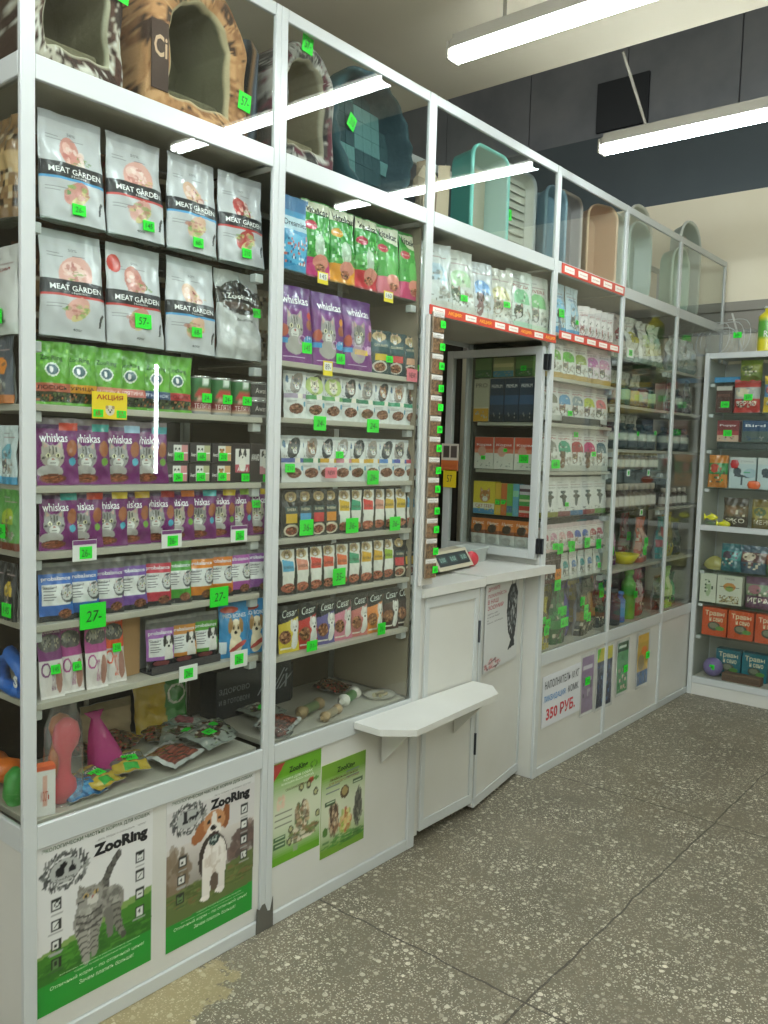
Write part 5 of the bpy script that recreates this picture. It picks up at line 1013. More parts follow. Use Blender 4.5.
# fifth case
B5 = "fifth case's %s shelf"
for i, (a, tc) in enumerate((('#8a3a40', '#a09a94'), ('#a8a040', '#b8b8a8'), ('#c0c8a0', '#c8ccc0'), ('#a8b8b0', '#b8c0b8'))): pale(f'y{i}', .15, .24, .03, a, '#8a8a7c', 130+i, '#c6c6b8' if i else '#b8a8a0', '#8a9a8a', '', wr=.006, m='crink', animal='none')
row([f'y{i}' for i in range(4)], 3.28, 3.78, 2.001, .06, B5 % 'top', ['crumpled bag, '+q+' patch' for q in ('maroon', 'olive', 'pale lime', 'mint')], 'pet food bag', 'crumpled pale bags', tilt=-.05)
card(3.30, 2.035, .08, .05, 'white edged card on a maroon packet, fifth case top', 'x', 'ww', group='cards of the fifth case')
bottle('jar_r', .04, .11, '#4a2a24', '#6a6458', '#b8b4a0', (.3, .8), shoulder=.8, neck=.6, name='supplement_jar', capn='lid'); bottle('jar_g', .04, .11, '#2c4a34', '#6a6a58', '#a8c090', (.3, .8), shoulder=.8, neck=.6, name='supplement_jar', capn='lid'); bottle('jar_y', .04, .11, '#5a4428', '#6a6a58', '#c8b060', (.3, .8), shoulder=.8, neck=.6, name='supplement_jar', capn='lid')
row(['jar_r', 'jar_g', 'jar_y', 'jar_r', 'jar_g'], 3.24, 3.72, 1.763, .04, B5 % 'second', [q+' jar with pale label' for q in ('brown', 'green', 'amber', 'second brown', 'second green')], 'jar', 'label fronted jars', tilt=0)
for i in range(4): pale(f'yy{i}', .13, .20, .02, ['#b8a890', '#a8b8b8', '#b8b0a0', '#98a8a8'][i], '#7a7a78', 140+i, '#c2c0b4', '#a8a898', wr=.004, m='crink', animal='none')
row([f'yy{i}' for i in range(4)], 3.26, 3.72, 1.763, .14, B5 % 'second'+' behind jars', ['slumped bag, '+q for q in ('tan patch', 'blue grey patch', 'beige patch', 'slate patch')], 'pet food bag', 'slumped pale bags', tilt=-.05)
bottle('bt_g', .042, .14, '#1c3038', '#223a3c', '#b8c0b0', (.32, .62), 'BIO', .72, .4, name='black_bottle')
row(['bt_g']*5, 3.23, 3.74, 1.531, .04, B5 % 'third', 'blackish green bottle, pale label', 'bottle', 'blackish green bottles', tilt=0, sticks={0: (.5, .5, 1, .03), 2: (.5, .62, 3, .03), 4: (.4, .7, 2, .03)})
row(['yy1', 'yy0', 'yy3', 'yy2'], 3.27, 3.72, 1.531, .15, B5 % 'third'+' behind bottles', ['pale bag, '+q for q in ('blue tint', 'tan tint', 'slate tint', 'cream tint')], 'pet food bag', 'pale bags behind the bottles', tilt=-.05)
bottle('vial', .019, .085, '#6a5238', '#b8a468', '#cfc9b4', (.15, .6), '', .66, .5, name='drops_bottle')
row(['vial']*10, 3.21, 3.79, 1.421, .04, B5 % 'fourth', 'tiny gold capped bottle', 'bottle', 'tiny gold capped bottles', tilt=0, s=1.15)
bottle('vial2', .024, .11, '#4a3830', '#b8ac9c', '#d2ccc2', (.12, .5), '', .62, .5, name='drops_bottle')
row(['vial2']*9, 3.21, 3.79, 1.201, .04, B5 % 'fifth', 'small brown bottle, beige cap', 'bottle', 'small brown bottles with beige caps', tilt=0, s=1.3)
for x, z, n in ((3.35, 1.405, 'first'), (3.62, 1.405, 'second')): card(x, z, .04, .035, f'small white card under the tiny gold capped bottles, {n} of two', '90', 'ww', group='small white cards')
card(3.55, 1.185, .04, .035, 'small white card under the small brown bottles', '90', 'ww', group='small white cards')
b = MB(); L = [(-.06, 0), (.06, 0)]+[(.06*math.cos(a), .24+.06*math.sin(a)) for a in np.linspace(0, PI, 15)]; n = len(L)
b.add([(x, 0, z) for x, z in L]+[(x, .03, z) for x, z in L], [tuple(range(n)), tuple(range(n, 2*n))[::-1]]+[(i, n+i, n+(i+1) % n, (i+1) % n) for i in range(n)], '#cfd0c0'); b.box(-.03, -.0025, .10, .03, -.0004, .17, '#e2e4dc', ch=.0005)
o = obj('scratching_board', b, None, 'gloss', label='cream round topped board standing in the fifth case', cat='scratching board'); o.location = (3.245, .07, .8895)
b = MB(); b.lathe([(.0005, 0), (.05, 0), (.062, .02), (.085, .055), (.08, .055), (.055, .02), (.0005, .012)], 26, '#d8c820'); o = obj('food_bowl', b, None, 'gloss', label='bright yellow bowl at the front of the fifth case shelf', cat='bowl'); o.location = (3.56, .115, .8895)
chew('z_pu', .10, .27, .02, '#5a2a58', '#c8a0b8', 11); chew('z_gr', .09, .2, .02, '#4a6a4a', '#3aa05a', 12); chew('z_or', .13, .26, .03, '#b8604a', '#c8a090', 13); chew('z_red', .12, .27, .025, '#8a2a34', '#b8a0a0', 14); chew('z_te', .12, .25, .03, '#3a8a88', '#b84a50', 15); chew('z_yl', .14, .27, .03, '#b8a030', '#8a7a38', 16); chew('z_lg', .11, .25, .03, '#8ab84a', '#c8d890', 17); chew('z_bk', .10, .2, .025, '#20262a', '#4a5a4a', 18)
def some(lst, z, where, cat='treat bag', grp='toy and treat bags'):
    for k, x, y, l, st in lst:
        o = put(k, (x, y, z), l+' '+where, cat, grp)
        for i, (u, v) in enumerate(st):
            X = PROTO[k]['front'](np.array([u]), np.array([v]), .002); sticker(o, float(X[0][0]), float(X[1][0])-.003-.0005*i, float(X[2][0]), .05, .05, i)
some([('z_pu', 3.42, .14, 'purple and pink bag behind the yellow bowl', [(.3, .3), (.2, .45)]), ('z_gr', 3.52, .22, 'grey green bag behind the yellow bowl', [(.5, .7)]), ('z_or', 3.70, .09, 'salmon bag with green stickers', [(.6, .45), (.6, .25)])], .8895, 'in the fifth case')
some([('z_bk', 3.22, .10, 'black treat bag', [(.7, .9)]), ('z_red', 3.70, .09, 'dark red treat bag', []), ('z_pu', 3.35, .17, 'purple speckled bag', [(.6, .7)])], ZD, 'on the fifth case deck')
bottle('b_gr', .04, .28, '#5aa838', '#7ac050', '#3a9a30', (.2, .6), '', .75, .5); bottle('b_bl', .03, .17, '#2a6ab0', '#3a7ac0', '#5a9ad0', (.2, .6), '', .75, .5); bottle('b_dk', .045, .2, '#1c2430', '#2a3038', '#3a4a5a', (.2, .6), '', .7, .5)
put('b_gr', (3.56, .08, ZD), 'tall bright green bottle on the fifth case deck', 'bottle', None, stick=(.5, .5, 3, .05)); put('b_bl', (3.43, .07, ZD), 'blue bottle left of the tall green one', 'bottle'); put('b_dk', (3.33, .07, ZD), 'dark round bottle at the front of the fifth case deck', 'bottle')
some([('z_te', 3.30, .26, 'teal bag half hidden behind the round topped board', []), ('z_lg', 3.62, .26, 'lime bag behind the salmon one', []), ('z_red', 3.78, .22, 'dark red bag near the case post', [(.5, .5)])], .8895, 'in the fifth case')
some([('z_yl', 3.27, .27, 'dull yellow bag at the back', []), ('z_or', 3.47, .24, 'salmon bag behind the blue bottle', [(.4, .8)]), ('z_te', 3.62, .24, 'teal bag behind the green bottle', []), ('z_bk', 3.80, .12, 'black packet near the post', [])], ZD, 'on the fifth case deck')
some([('z_lg', 2.56, .24, 'lime bag behind the yellow one', [(.5, .75)]), ('z_or', 2.77, .26, 'salmon bag behind the purple one', []), ('z_yl', 2.93, .26, 'dull yellow bag at the back', []), ('z_red', 3.07, .24, 'dark red bag at the back', [])], ZD, 'on the fourth case deck')
# farthest case
B6 = "farthest case's %s shelf"
for i in range(3): pale(f'f{i}', .13, .2, .025, ['#8a9890', '#a8aca0', '#7a8a90'][i], '#6a6a68', 150+i, '#9aa098', '#6a7a78', wr=.006, m='crink', animal='none')
row(['f0', 'f1', 'f2'], 3.98, 4.28, 2.001, y0, B6 % 'top', ['grey green slumped bag', 'pale grey slumped bag', 'slate slumped bag'], 'pet food bag', 'grey slumped bags', tilt=-.05)
row(['z_bk', 'bt_g', 'z_bk'], 3.97, 4.25, 1.763, y0, B6 % 'second', ['black packet', 'blackish green bottle', 'black packet by the cabinet'], 'goods', None, tilt=0)
row(['bt_g']*3, 3.97, 4.25, 1.531, y0, B6 % 'third', 'blackish green bottle', 'bottle', 'dark bottles in the farthest case', tilt=0)
row(['vial2']*5, 3.95, 4.28, 1.39-.189, y0, B6 % 'fourth', 'small brown bottle', 'bottle', 'small bottles in the farthest case', tilt=0)
b = MB(); b.box(-.1, 0, 0, .1, .1, .16, '#17191c'); o = obj('black_carton', b, None, 'gloss', label='plain black carton behind the small bottles of the farthest case', cat='carton'); o.location = (4.13, .14, 1.2005)
some([('z_te', 3.98, .08, 'teal toy bag with a red badge', [(.6, .3)]), ('z_yl', 4.13, .10, 'yellow bag', []), ('z_bk', 4.26, .09, 'black packet', [])], .8895, 'in the farthest case')
some([('z_bk', 3.97, .08, 'black bag', []), ('z_lg', 4.09, .07, 'pale lime bag', []), ('z_gr', 4.22, .09, 'grey green bag', [])], ZD, 'on the farthest case deck')

# ------------------------------------------------------------------ goods facing the service window (end of the fourth case)
XE = 2.432
def endrow(items, z, where, cat, grp):
    for i, (k, y, d, st) in enumerate(items):
        t = PROTO[k]['size'][2]; put(k, (XE+t+.002, y, z), d+' '+where, cat, grp, rz=-PI/2, stick=st)
def carton(key, w, h, d, bg, bands, txt, seed, tc='#ffffff', animal=None, name='pet_food_carton'):
    c = Cv(36, 48, bg)
    for v0, v1, cc in bands: c.rect(0, v0, 1, v1, cc)
    if animal == 'cat': c.cat(.55, .55, .25, '#b87a48', '#7a4a28')
    if animal == 'paw': c.ell(.4, .55, .22, .16, '#d8a090').ell(.75, .35, .16, .13, '#dcd4c8')
    c.speck(.1, .08, .9, .25, ['#a0a09a', bg], .25, seed, 2)
    make_box(key, name, w, h, d, c, [(t, .12, v0, .88, v1, tc) for t, v0, v1 in txt], 'gloss', bg)
carton('k_orw', .105, .15, .05, '#dcd6cc', [(.62, 1, '#c85038'), (.5, .62, '#d87a60')], [('Корм', .7, .8)], 1, animal='paw'); carton('k_blue', .075, .2, .05, '#2c3e54', [(.0, .15, '#1e2a38'), (.4, .6, '#3a5a80')], [('PREMIUM', .78, .86)], 2)
carton('k_wy', .085, .2, .05, '#c8c0a8', [(0, .3, '#d8a028'), (.3, .34, '#e0d8c0')], [('PRO', .8, .9)], 3, '#3a3a3a'); carton('k_ycat', .12, .155, .05, '#d8c030', [(0, .16, '#4a88b0'), (.16, .34, '#e4dcc8')], [('CAT STEP', .2, .3)], 4, '#a03030', animal='cat')
carton('k_y', .03, .15, .05, '#d0a830', [(.3, .5, '#5a9a3a')], [], 5); carton('k_o', .03, .15, .05, '#c86a30', [(.4, .5, '#4ab040')], [], 6); carton('k_g', .03, .15, .05, '#6aa84a', [(.1, .3, '#3a6a8a')], [], 7); carton('k_b', .03, .15, .05, '#5a9ab0', [(.6, .8, '#8ac0a0')], [], 8)
carton('k_rd', .07, .05, .05, '#b83a30', [(.4, .6, '#d8c0b0')], [], 9); carton('k_gn', .07, .05, .05, '#4a9a4a', [(.4, .6, '#c8c8a0')], [], 10); carton('k_wh', .07, .045, .05, '#c8c0c8', [(.3, .6, '#5a3a4a')], [], 11)
carton('k_top', .11, .09, .05, '#a8a870', [(0, .3, '#4a8aa0'), (.5, .7, '#d8c890')], [], 12); carton('k_top2', .09, .09, .05, '#6a8a4a', [(0, .4, '#3a6a3a')], [], 13); carton('k_dkb', .2, .05, .05, '#4a4444', [(.3, .7, '#6a6460')], [('TASTY', .35, .65)], 14, '#a8a098')
c = Cv(36, 50, '#d8d4d0'); c.rect(0, .62, 1, 1, '#d87a38').rect(0, .5, 1, .62, '#8a4a2a').ell(.5, .68, .3, .14, '#4a3a30').ell(.5, .3, .3, .12, '#c0b8b4').ell(.7, .1, .14, .08, '#8a7aa0'); make_pouch('k_or', 'wet_food_pouch', .085, .145, .010, 'sachet', c, [('Мнямс', .15, .8, .85, .9, '#f4ead8')], 'foil', 3, .0012, seal=.93)
carton('k_ylow', .075, .12, .04, '#b8b838', [(.6, 1, '#c8c8a0')], [], 15)
WS = 'facing the service window'
endrow([('k_top2', .37, 'green carton', None), ('k_top', .26, 'olive and blue carton', None), ('k_top2', .15, 'second green carton', (.5, .4, 2, .03))], 1.846, WS+', top', 'carton', 'cartons facing the window')
endrow([('k_wy', .375, 'cream carton with yellow foot', None), ('k_blue', .29, 'first dark blue carton', None), ('k_blue', .21, 'second dark blue carton', None), ('k_blue', .13, 'third dark blue carton', None)], 1.639, WS, 'carton', 'cartons facing the window')
endrow([('k_orw', .35, 'orange and white carton farthest from the aisle', (.5, .35, 2, .025)), ('k_orw', .24, 'middle orange and white carton', (.6, .6, 1, .02)), ('k_orw', .13, 'orange and white carton nearest the aisle', (.5, .35, 3, .05))], 1.416, WS, 'carton', 'orange and white cartons')
endrow([('k_ycat', .34, 'yellow carton with a ginger cat', None), ('k_y', .262, 'narrow yellow carton', (.5, .4, 1, .02)), ('k_o', .23, 'narrow orange carton', (.5, .4, 2, .02)), ('k_g', .198, 'narrow green carton', None), ('k_b', .166, 'narrow blue carton', None), ('k_rd', .112, 'small red carton', None)], 1.201, WS, 'carton', 'cartons facing the window')
put('k_gn', (XE+.027, .112, 1.2525), 'small green carton lying on the red one, facing the window', 'carton', rz=-PI/2); put('k_wh', (XE+.027, .112, 1.304), 'small white carton topmost on the green one, facing the window', 'carton', rz=-PI/2)
endrow([('k_or', .37, 'orange topped pouch farthest from the aisle', None), ('k_or', .29, 'second orange topped pouch', None), ('k_or', .21, 'third orange topped pouch', None), ('k_or', .13, 'orange topped pouch nearest the aisle', None)], 1.035, WS, 'pet food pouch', 'orange topped pouches by the window')
# small notices on the sash stile
def notice(key, w, h, bg, txts, label, loc, rz=0., cat='notice', draw=None, m='paper', group=None):
    c = Cv(max(8, int(w*260)), max(8, int(h*260)), bg)
    if draw: draw(c)
    b = MB(); b.box(0, 0, 0, w, .0015, h, bg, ch=.0003); F = flat(w*.996, h*.996, -.0003, w*.002, h*.002); b.grid(np.stack(F(c.u, c.v, 0.), -1), c.a, smooth=False)
    for T in txts: b.text(*T[:5], F, T[5], **(T[6] if len(T) > 6 else {}))
    o = obj(key, b, None, m, label=label, cat=cat, group=group); o.location = loc; o.rotation_euler = (0, 0, rz); return o
notice('notice', .10, .13, '#d8cfc0', [('АКЦИЯ', .1, .1, .9, .22, '#c05a2a')], 'small orange footed picture notice on the window post', (2.362, .545, 1.40), -PI/2, draw=lambda c: c.rect(0, 0, 1, .4, '#c86a30').rect(.1, .5, .45, .92, '#4a4038').rect(.55, .5, .9, .92, '#5a5048'))
notice('price_card', .075, .085, '#e8cc18', [('57', .3, .3, .7, .7, '#4a4a30')], 'bright yellow card just below the picture notice on the sash', (2.362, .53, 1.32), -PI/2, 'price card')
# dark shelving inside the kiosk
b = MB(); b.box(2.9, 1.1, 0, 3.3, 2.6, .03, '#4a443c')
for z in (.5, .95, 1.35, 1.75, 2.15): b.box(2.9, 1.1, z, 3.3, 2.6, z+.02, '#5a5248')
for y in (1.1, 2.57): b.box(2.9, y, 0.03, 3.3, y+.03, 2.3, '#4a443c')
b.box(3.3, 1.1, 0, 3.32, 2.6, 2.3, '#322c28'); o = obj('storage_rack', b, None, 'paper', label='dark brown storage rack inside the kiosk, seen past the sash', cat='rack')
for i, (y, z, cc) in enumerate(((1.3, .97, '#3a3430'), (1.3, 1.37, '#c0b8a8'), (1.55, 1.37, '#6a5040'), (1.28, 1.77, '#8a8478'), (1.6, 1.77, '#4a3c34'), (1.6, .97, '#5a5048'))):
    q = MB(); q.box(-.1, -.09, 0, .1, .09, .2+.03*(i % 3), cc, ch=.004); q.box(-.102, -.02, .05, -.1002, .05, .15, '#b8b0a0', ch=.0004); o = obj('storage_box', q, None, 'paper', label=f'{["black", "pale", "brown", "grey", "dark brown", "taupe"][i]} box on the kiosk rack', cat='box', group='boxes on the kiosk rack'); o.location = (3.03, y, z)

# ------------------------------------------------------------------ on the counter
ZK = .9855
t = empty('counter_scale', (1.935, .285, ZK+.007), rz=.12, label='cream electronic scale with a dark display on the counter', cat='scale')
b = MB(); b.prism([(-.15, -.10), (.15, -.10), (.16, .16), (-.16, .16)], .012, .05, '#c4bca2')
V = [(-.15, -.14, .012), (.15, -.14, .012), (.15, -.095, .085), (-.15, -.095, .085), (-.15, -.04, .085), (.15, -.04, .085), (-.15, -.04, .012), (.15, -.04, .012)]
b.add(V, [(0, 1, 2, 3), (3, 2, 5, 4), (4, 5, 7, 6), (0, 3, 4, 6), (1, 7, 5, 2), (0, 6, 7, 1)], '#c4bca2'); obj('scale_body', b, t, 'gloss')
n_ = np.array([0, -.073, .045]); n_ = n_/np.linalg.norm(n_)*-1; nn = np.array([0, -.851, .525])
def SF(x0, x1, v0, v1): return lambda u, v, off=0.: (x0+np.asarray(u)*(x1-x0), -.14+.045*(v0+np.asarray(v)*(v1-v0))+nn[1]*(.001+off), .012+.073*(v0+np.asarray(v)*(v1-v0))+nn[2]*(.001+off))
def qd(b, x0, x1, v0, v1, col, off=0.):
    F = SF(x0, x1, v0, v1); U = np.array([[0, 1], [0, 1.]]); Vv = np.array([[0, 0], [1, 1.]]); b.grid(np.stack(F(U, Vv, off), -1), col, smooth=False)
b = MB(); qd(b, -.135, .135, .2, .85, '#1e2a2c')
for x0 in (-.12, -.03, .06): qd(b, x0, x0+.06, .36, .7, '#3c5450', .0008)
for x0, tx in ((-.115, '0.000'), (-.025, '0.00'), (.07, '0.00')): b.text(tx, 0, 0, 1, 1, SF(x0, x0+.045, .42, .64), '#a8d0c0', .0016)
obj('display', b, t, 'gloss')
b = MB(); b.box(-.16, -.03, .052, .16, .17, .064, '#b4b0a4', ch=.003); obj('weighing_pan', b, t, 'metal')
for x in (-.12, .12):
    for y in (-.09, .13): obj('foot', MB().lathe([(.0005, 0), (.012, 0), (.012, .011), (.0005, .011)], 12, '#2a2a2a').add([(0, 0, 0)], [], '#000000'), t, 'plast').location = (x, y, 0)
b = MB(); b.lathe([(.0005, 0), (.03, .002), (.034, .012), (.03, .022), (.0005, .024)], 24, '#b8303a'); o = obj('roll_of_tape', b, None, 'gloss', label='small red round roll standing at the scale corner', cat='tape'); o.location = (2.125, .20, .992+.034); o.rotation_euler = (PI/2, 0, -.5)
b = MB(); P = []
for z, w_, d_ in ((0, .085, .055), (.004, .088, .058), (.06, .095, .064), (.062, .1, .068), (.066, .1, .068), (.064, .09, .06), (.006, .082, .052)): P.append(rr_loop(2*w_, 2*d_, .02, z, 5))
P = [[(x, zz-d0, yv) for x, yv, zz in L] for L, d0 in zip(P, (.055, .058, .064, .068, .068, .06, .052))]
b.loft(P, '#ffffff', True, True); o = obj('plastic_tub', b, None, 'milky', label='frosted plastic tub on the counter behind the red roll', cat='container'); o.location = (2.25, .30, .9925); o.rotation_euler = (0, 0, .1)

# ------------------------------------------------------------------ posters
def wreath(c, cu, cv, ru, rv, dog=False):
    r = random.Random(4)
    for i in range(70):
        a = i/70*6.28; k = .82+.22*r.random(); c.ell(cu+ru*k*math.cos(a), cv+rv*k*math.sin(a), ru*.12, rv*.08, r.choice(['#3a3c3a', '#6a6c68', '#4a4c4a', '#8c8e88']), rot=a*2)
    c.ell(cu, cv, ru*.72, rv*.68, '#a9aba6').ring(cu, cv, ru*.74, rv*.7, '#4a4c4a', .06)
    if dog: c.poly([(cu-ru*.35, cv-rv*.3), (cu-ru*.3, cv+rv*.35), (cu-ru*.1, cv+rv*.35), (cu-ru*.05, cv-rv*.3)], '#15171a'); c.ell(cu-ru*.2, cv+rv*.38, ru*.13, rv*.16, '#15171a'); c.ell(cu+ru*.25, cv-rv*.02, ru*.28, rv*.12, '#15171a'); c.rect(cu+.0, cv-rv*.28, cu+ru*.08, cv, '#15171a'); c.rect(cu+ru*.38, cv-rv*.28, cu+ru*.46, cv, '#15171a'); c.ell(cu+ru*.5, cv+rv*.15, ru*.1, rv*.12, '#15171a')
    else: c.ell(cu-ru*.25, cv+rv*.0, ru*.22, rv*.28, '#15171a'); c.ell(cu-ru*.1, cv+rv*.32, ru*.16, rv*.14, '#15171a'); c.poly([(cu-ru*.1, cv+rv*.3), (cu-.0, cv+rv*.6), (cu+ru*.05, cv+rv*.3)], '#15171a'); c.ell(cu+ru*.3, cv-rv*.02, ru*.16, rv*.2, '#15171a'); c.rect(cu+ru*.25, cv, cu+ru*.36, cv+rv*.38, '#15171a')
def icons(c, lst, seed):
    for i, (u, v) in enumerate(lst):
        c.rect(u-.042, v-.033, u+.042, v+.033, '#20241f'); c.rect(u-.030, v-.025, u+.028, v+.02, '#d4d6d0' if v > .35 else '#5a7a4a')
        [lambda: c.ring(u, v, .022, .018, '#20241f', .3), lambda: c.poly([(u-.02, v-.015), (u+.02, v+.015), (u+.022, v+.007), (u-.01, v-.018)], '#20241f'), lambda: c.rect(u-.015, v-.012, u+.015, v+.002, '#20241f'), lambda: c.ell(u, v, .012, .014, '#20241f')][(i+seed) % 4]()
        for q in range(2): c.rect(u-.06+q*.015, v-.046-q*.012, u+.06-q*.015, v-.042-q*.012, '#9a9c98' if v > .35 else '#3a5a34')
HEAD = dict(bold=.012)
def cat_art(c):
    c.poly([(0, .35), (.3, .40), (.7, .455), (1, .49), (1, 0), (0, 0)], '#7c9a52'); c.poly([(0, .335), (.4, .37), (1, .45), (1, 0), (0, 0)], '#3f7a24'); c.poly([(0, .27), (.5, .29), (1, .34), (1, 0), (0, 0)], '#2f6a1e'); blob(c, .5, .26, .5, .1, ['#356f20', '#4a8a2c', '#285c1c'], 160, 2, .08)
    c.poly([(0, .17), (.55, .2), (1, .2), (1, 0), (0, 0)], '#1d8a2a')
    wreath(c, .23, .80, .185, .105)
    G = ['#8a8880', '#6a6860', '#a09e94', '#585650']
    for i in range(26):        # tail
        t = i/25; u = .56+.13*t**1.6+.0*t; v = .56+.215*t; c.ell(u-.02*math.sin(t*3), v, .045*(1-.55*t), .026, '#5c5a54' if i % 4 else '#34322e')
    c.ell(.62, .50, .115, .095, '#85837a'); c.ell(.55, .52, .12, .08, '#8e8c82'); blob(c, .6, .5, .1, .08, G, 60, 3, .22)
    for i in range(16):        # hind legs
        t = i/15; c.ell(.66+.07*t-.02*math.sin(t*3), .46-.2*t, .052*(1-.5*t), .022, '#7a786e' if i % 3 else '#4c4a44'); c.ell(.60+.01*t, .45-.15*t, .045*(1-.45*t), .02, '#6e6c64')
    c.ell(.42, .45, .125, .145, '#8c8a82'); c.ell(.39, .42, .08, .12, '#b0aea4'); blob(c, .42, .46, .11, .12, G, 70, 5, .2)
    for i in range(20):        # front legs
        t = i/19; c.ell(.37+.035*t, .38-.175*t, .052*(1-.35*t), .02, '#98968c' if i % 4 else '#55534c'); c.ell(.475-.005*t, .38-.15*t, .045*(1-.35*t), .02, '#8a887e' if i % 4 else '#4a4842')
    for v in (.50, .46, .42): c.poly([(.31, v), (.42, v-.025), (.54, v+.005), (.54, v-.006), (.42, v-.038), (.31, v-.012)], '#44423c')
    c.poly([(.32, .60), (.34, .675), (.41, .64)], '#7a786e'); c.poly([(.49, .635), (.545, .66), (.55, .59)], '#7a786e'); c.ell(.43, .585, .115, .066, '#918f86'); blob(c, .43, .61, .09, .03, G, 26, 8, .2)
    c.ell(.46, .558, .05, .028, '#c4c2b8'); c.ell(.40, .595, .026, .014, '#b89a5a').ell(.485, .60, .024, .013, '#b89a5a').ell(.40, .595, .009, .011, '#1a1a18').ell(.488, .60, .009, .011, '#1a1a18').ell(.455, .578, .013, .008, '#a0605a'); c.poly([(.33, .56), (.4, .575), (.33, .575)], '#44423c')
    icons(c, [(.16, .62), (.15, .50), (.15, .385), (.15, .275), (.88, .70), (.88, .585), (.88, .47), (.88, .355)], 0)
notice('poster', .329, .438, '#d4d4d0', [('ЭКОЛОГИЧЕСКИ ЧИСТЫЕ КОРМА ДЛЯ КОШЕК', .04, .935, .97, .963, '#3a5a34', HEAD), ('...дать плоды и оказывать форму!', .48, .895, .93, .912, '#77756c', dict(shear=.2)), ('ZooRing', .46, .79, .95, .882, '#14161a', dict(bold=.055)), ('ZooRing', .14, .745, .30, .765, '#3a3c3a'), ('Отличный корм – по отличной цене!', .10, .125, .92, .152, '#d8e8c8', dict(shear=.15)), ('Зачем платить больше!', .34, .085, .82, .11, '#d8e8c8', dict(shear=.15)), ('содержит лучшие натуральные продукты', .30, .168, .8, .18, '#b8d0a8'), ('витамины, минералы и растительные добавки', .18, .150+.04, .88, .202, '#b8d0a8')], 'tall poster with a grey tabby cat walking on green grass', (.021, .0082, .092), 0, 'poster', cat_art, 'gloss', 'posters with animals')
def dog_art(c):
    for i in range(60): c.rect(0, .3+i*.01, 1, .312+i*.01, ['#8a8478', '#c9c6c2'][1] if i > 35 else '#%02x%02x%02x' % (130+i*2, 124+i*2, 116+i*2))
    blob(c, .08, .48, .16, .16, ['#6a5a44', '#7c6a54', '#8a7c6a'], 60, 2, .25); blob(c, .92, .5, .22, .12, ['#5c4a44', '#6e5850', '#4e423c'], 60, 3, .25)
    c.poly([(0, .36), (.5, .39), (1, .44), (1, 0), (0, 0)], '#5c6a38'); blob(c, .5, .31, .52, .08, ['#50602e', '#6c7840', '#465426', '#745f3a'], 170, 5, .08); c.poly([(0, .17), (.5, .18), (1, .205), (1, 0), (0, 0)], '#1d8a2a')
    wreath(c, .235, .82, .185, .095, True)
    W, T, K = '#dcd6cc', '#b8845a', '#3a3028'
    c.ell(.51, .50, .165, .16, K); c.ell(.53, .47, .14, .17, W); blob(c, .53, .47, .11, .14, ['#d0c8bc', '#e4dfd6', '#c4b8a8'], 40, 6, .22)
    for x0, x1, v1 in ((.45, .43, .245), (.60, .60, .26)):
        for i in range(20): t = i/19; c.ell(x0+(x1-x0)*t, .42-(.42-v1)*t, .058*(1-.2*t), .025, W)
        c.ell(x1-.01, v1, .055, .018, '#e8e2d8')
    c.ell(.53, .33, .05, .06, '#5a4c40')
    c.ell(.37, .70, .055, .08, '#9a6038', rot=-.9); c.ell(.31, .665, .05, .035, '#9a6038'); c.ell(.655, .745, .045, .085, '#8a5430', rot=-.15)
    c.ell(.52, .735, .125, .078, T); c.ell(.52, .73, .035, .075, W); c.ell(.52, .68, .085, .045, W); c.ell(.46, .745, .02, .013, '#1a1410').ell(.585, .75, .02, .013, '#1a1410').ell(.51, .695, .035, .018, '#17120f')
    c.ell(.52, .615, .062, .038, '#2a3a34'); blob(c, .52, .615, .05, .03, ['#8aa09a', '#1a2420', '#c8d0c8'], 24, 8, .2); c.ell(.52, .655, .06, .012, '#3a2420')
    icons(c, [(.17, .555), (.16, .44), (.15, .32), (.88, .74), (.88, .635), (.88, .53), (.88, .42)], 2)
notice('poster', .318, .445, '#cfcfcb', [('ЭКОЛОГИЧЕСКИ ЧИСТЫЕ КОРМА ДЛЯ СОБАК', .05, .938, .97, .965, '#3a5a34', HEAD), ('...быть полным и активным другом!', .5, .9, .95, .915, '#77756c', dict(shear=.2)), ('ZooRing', .47, .80, .94, .885, '#14161a', dict(bold=.055)), ('ZooRing', .17, .868, .3, .88, '#3a3c3a'), ('Отличный корм – по отличной цене!', .08, .115, .92, .142, '#d8e8c8', dict(shear=.15)), ('Зачем платить больше!', .3, .078, .78, .102, '#d8e8c8', dict(shear=.15)), ('содержит лучшие натуральные продукты', .33, .168, .85, .18, '#b8d0a8'), ('витамины, минералы и растительные добавки', .16, .15, .88, .16, '#b8d0a8')], 'tall poster with a running brown and white beagle holding a ball', (.394, .0082, .085), 0, 'poster', dog_art, 'gloss', 'posters with animals')
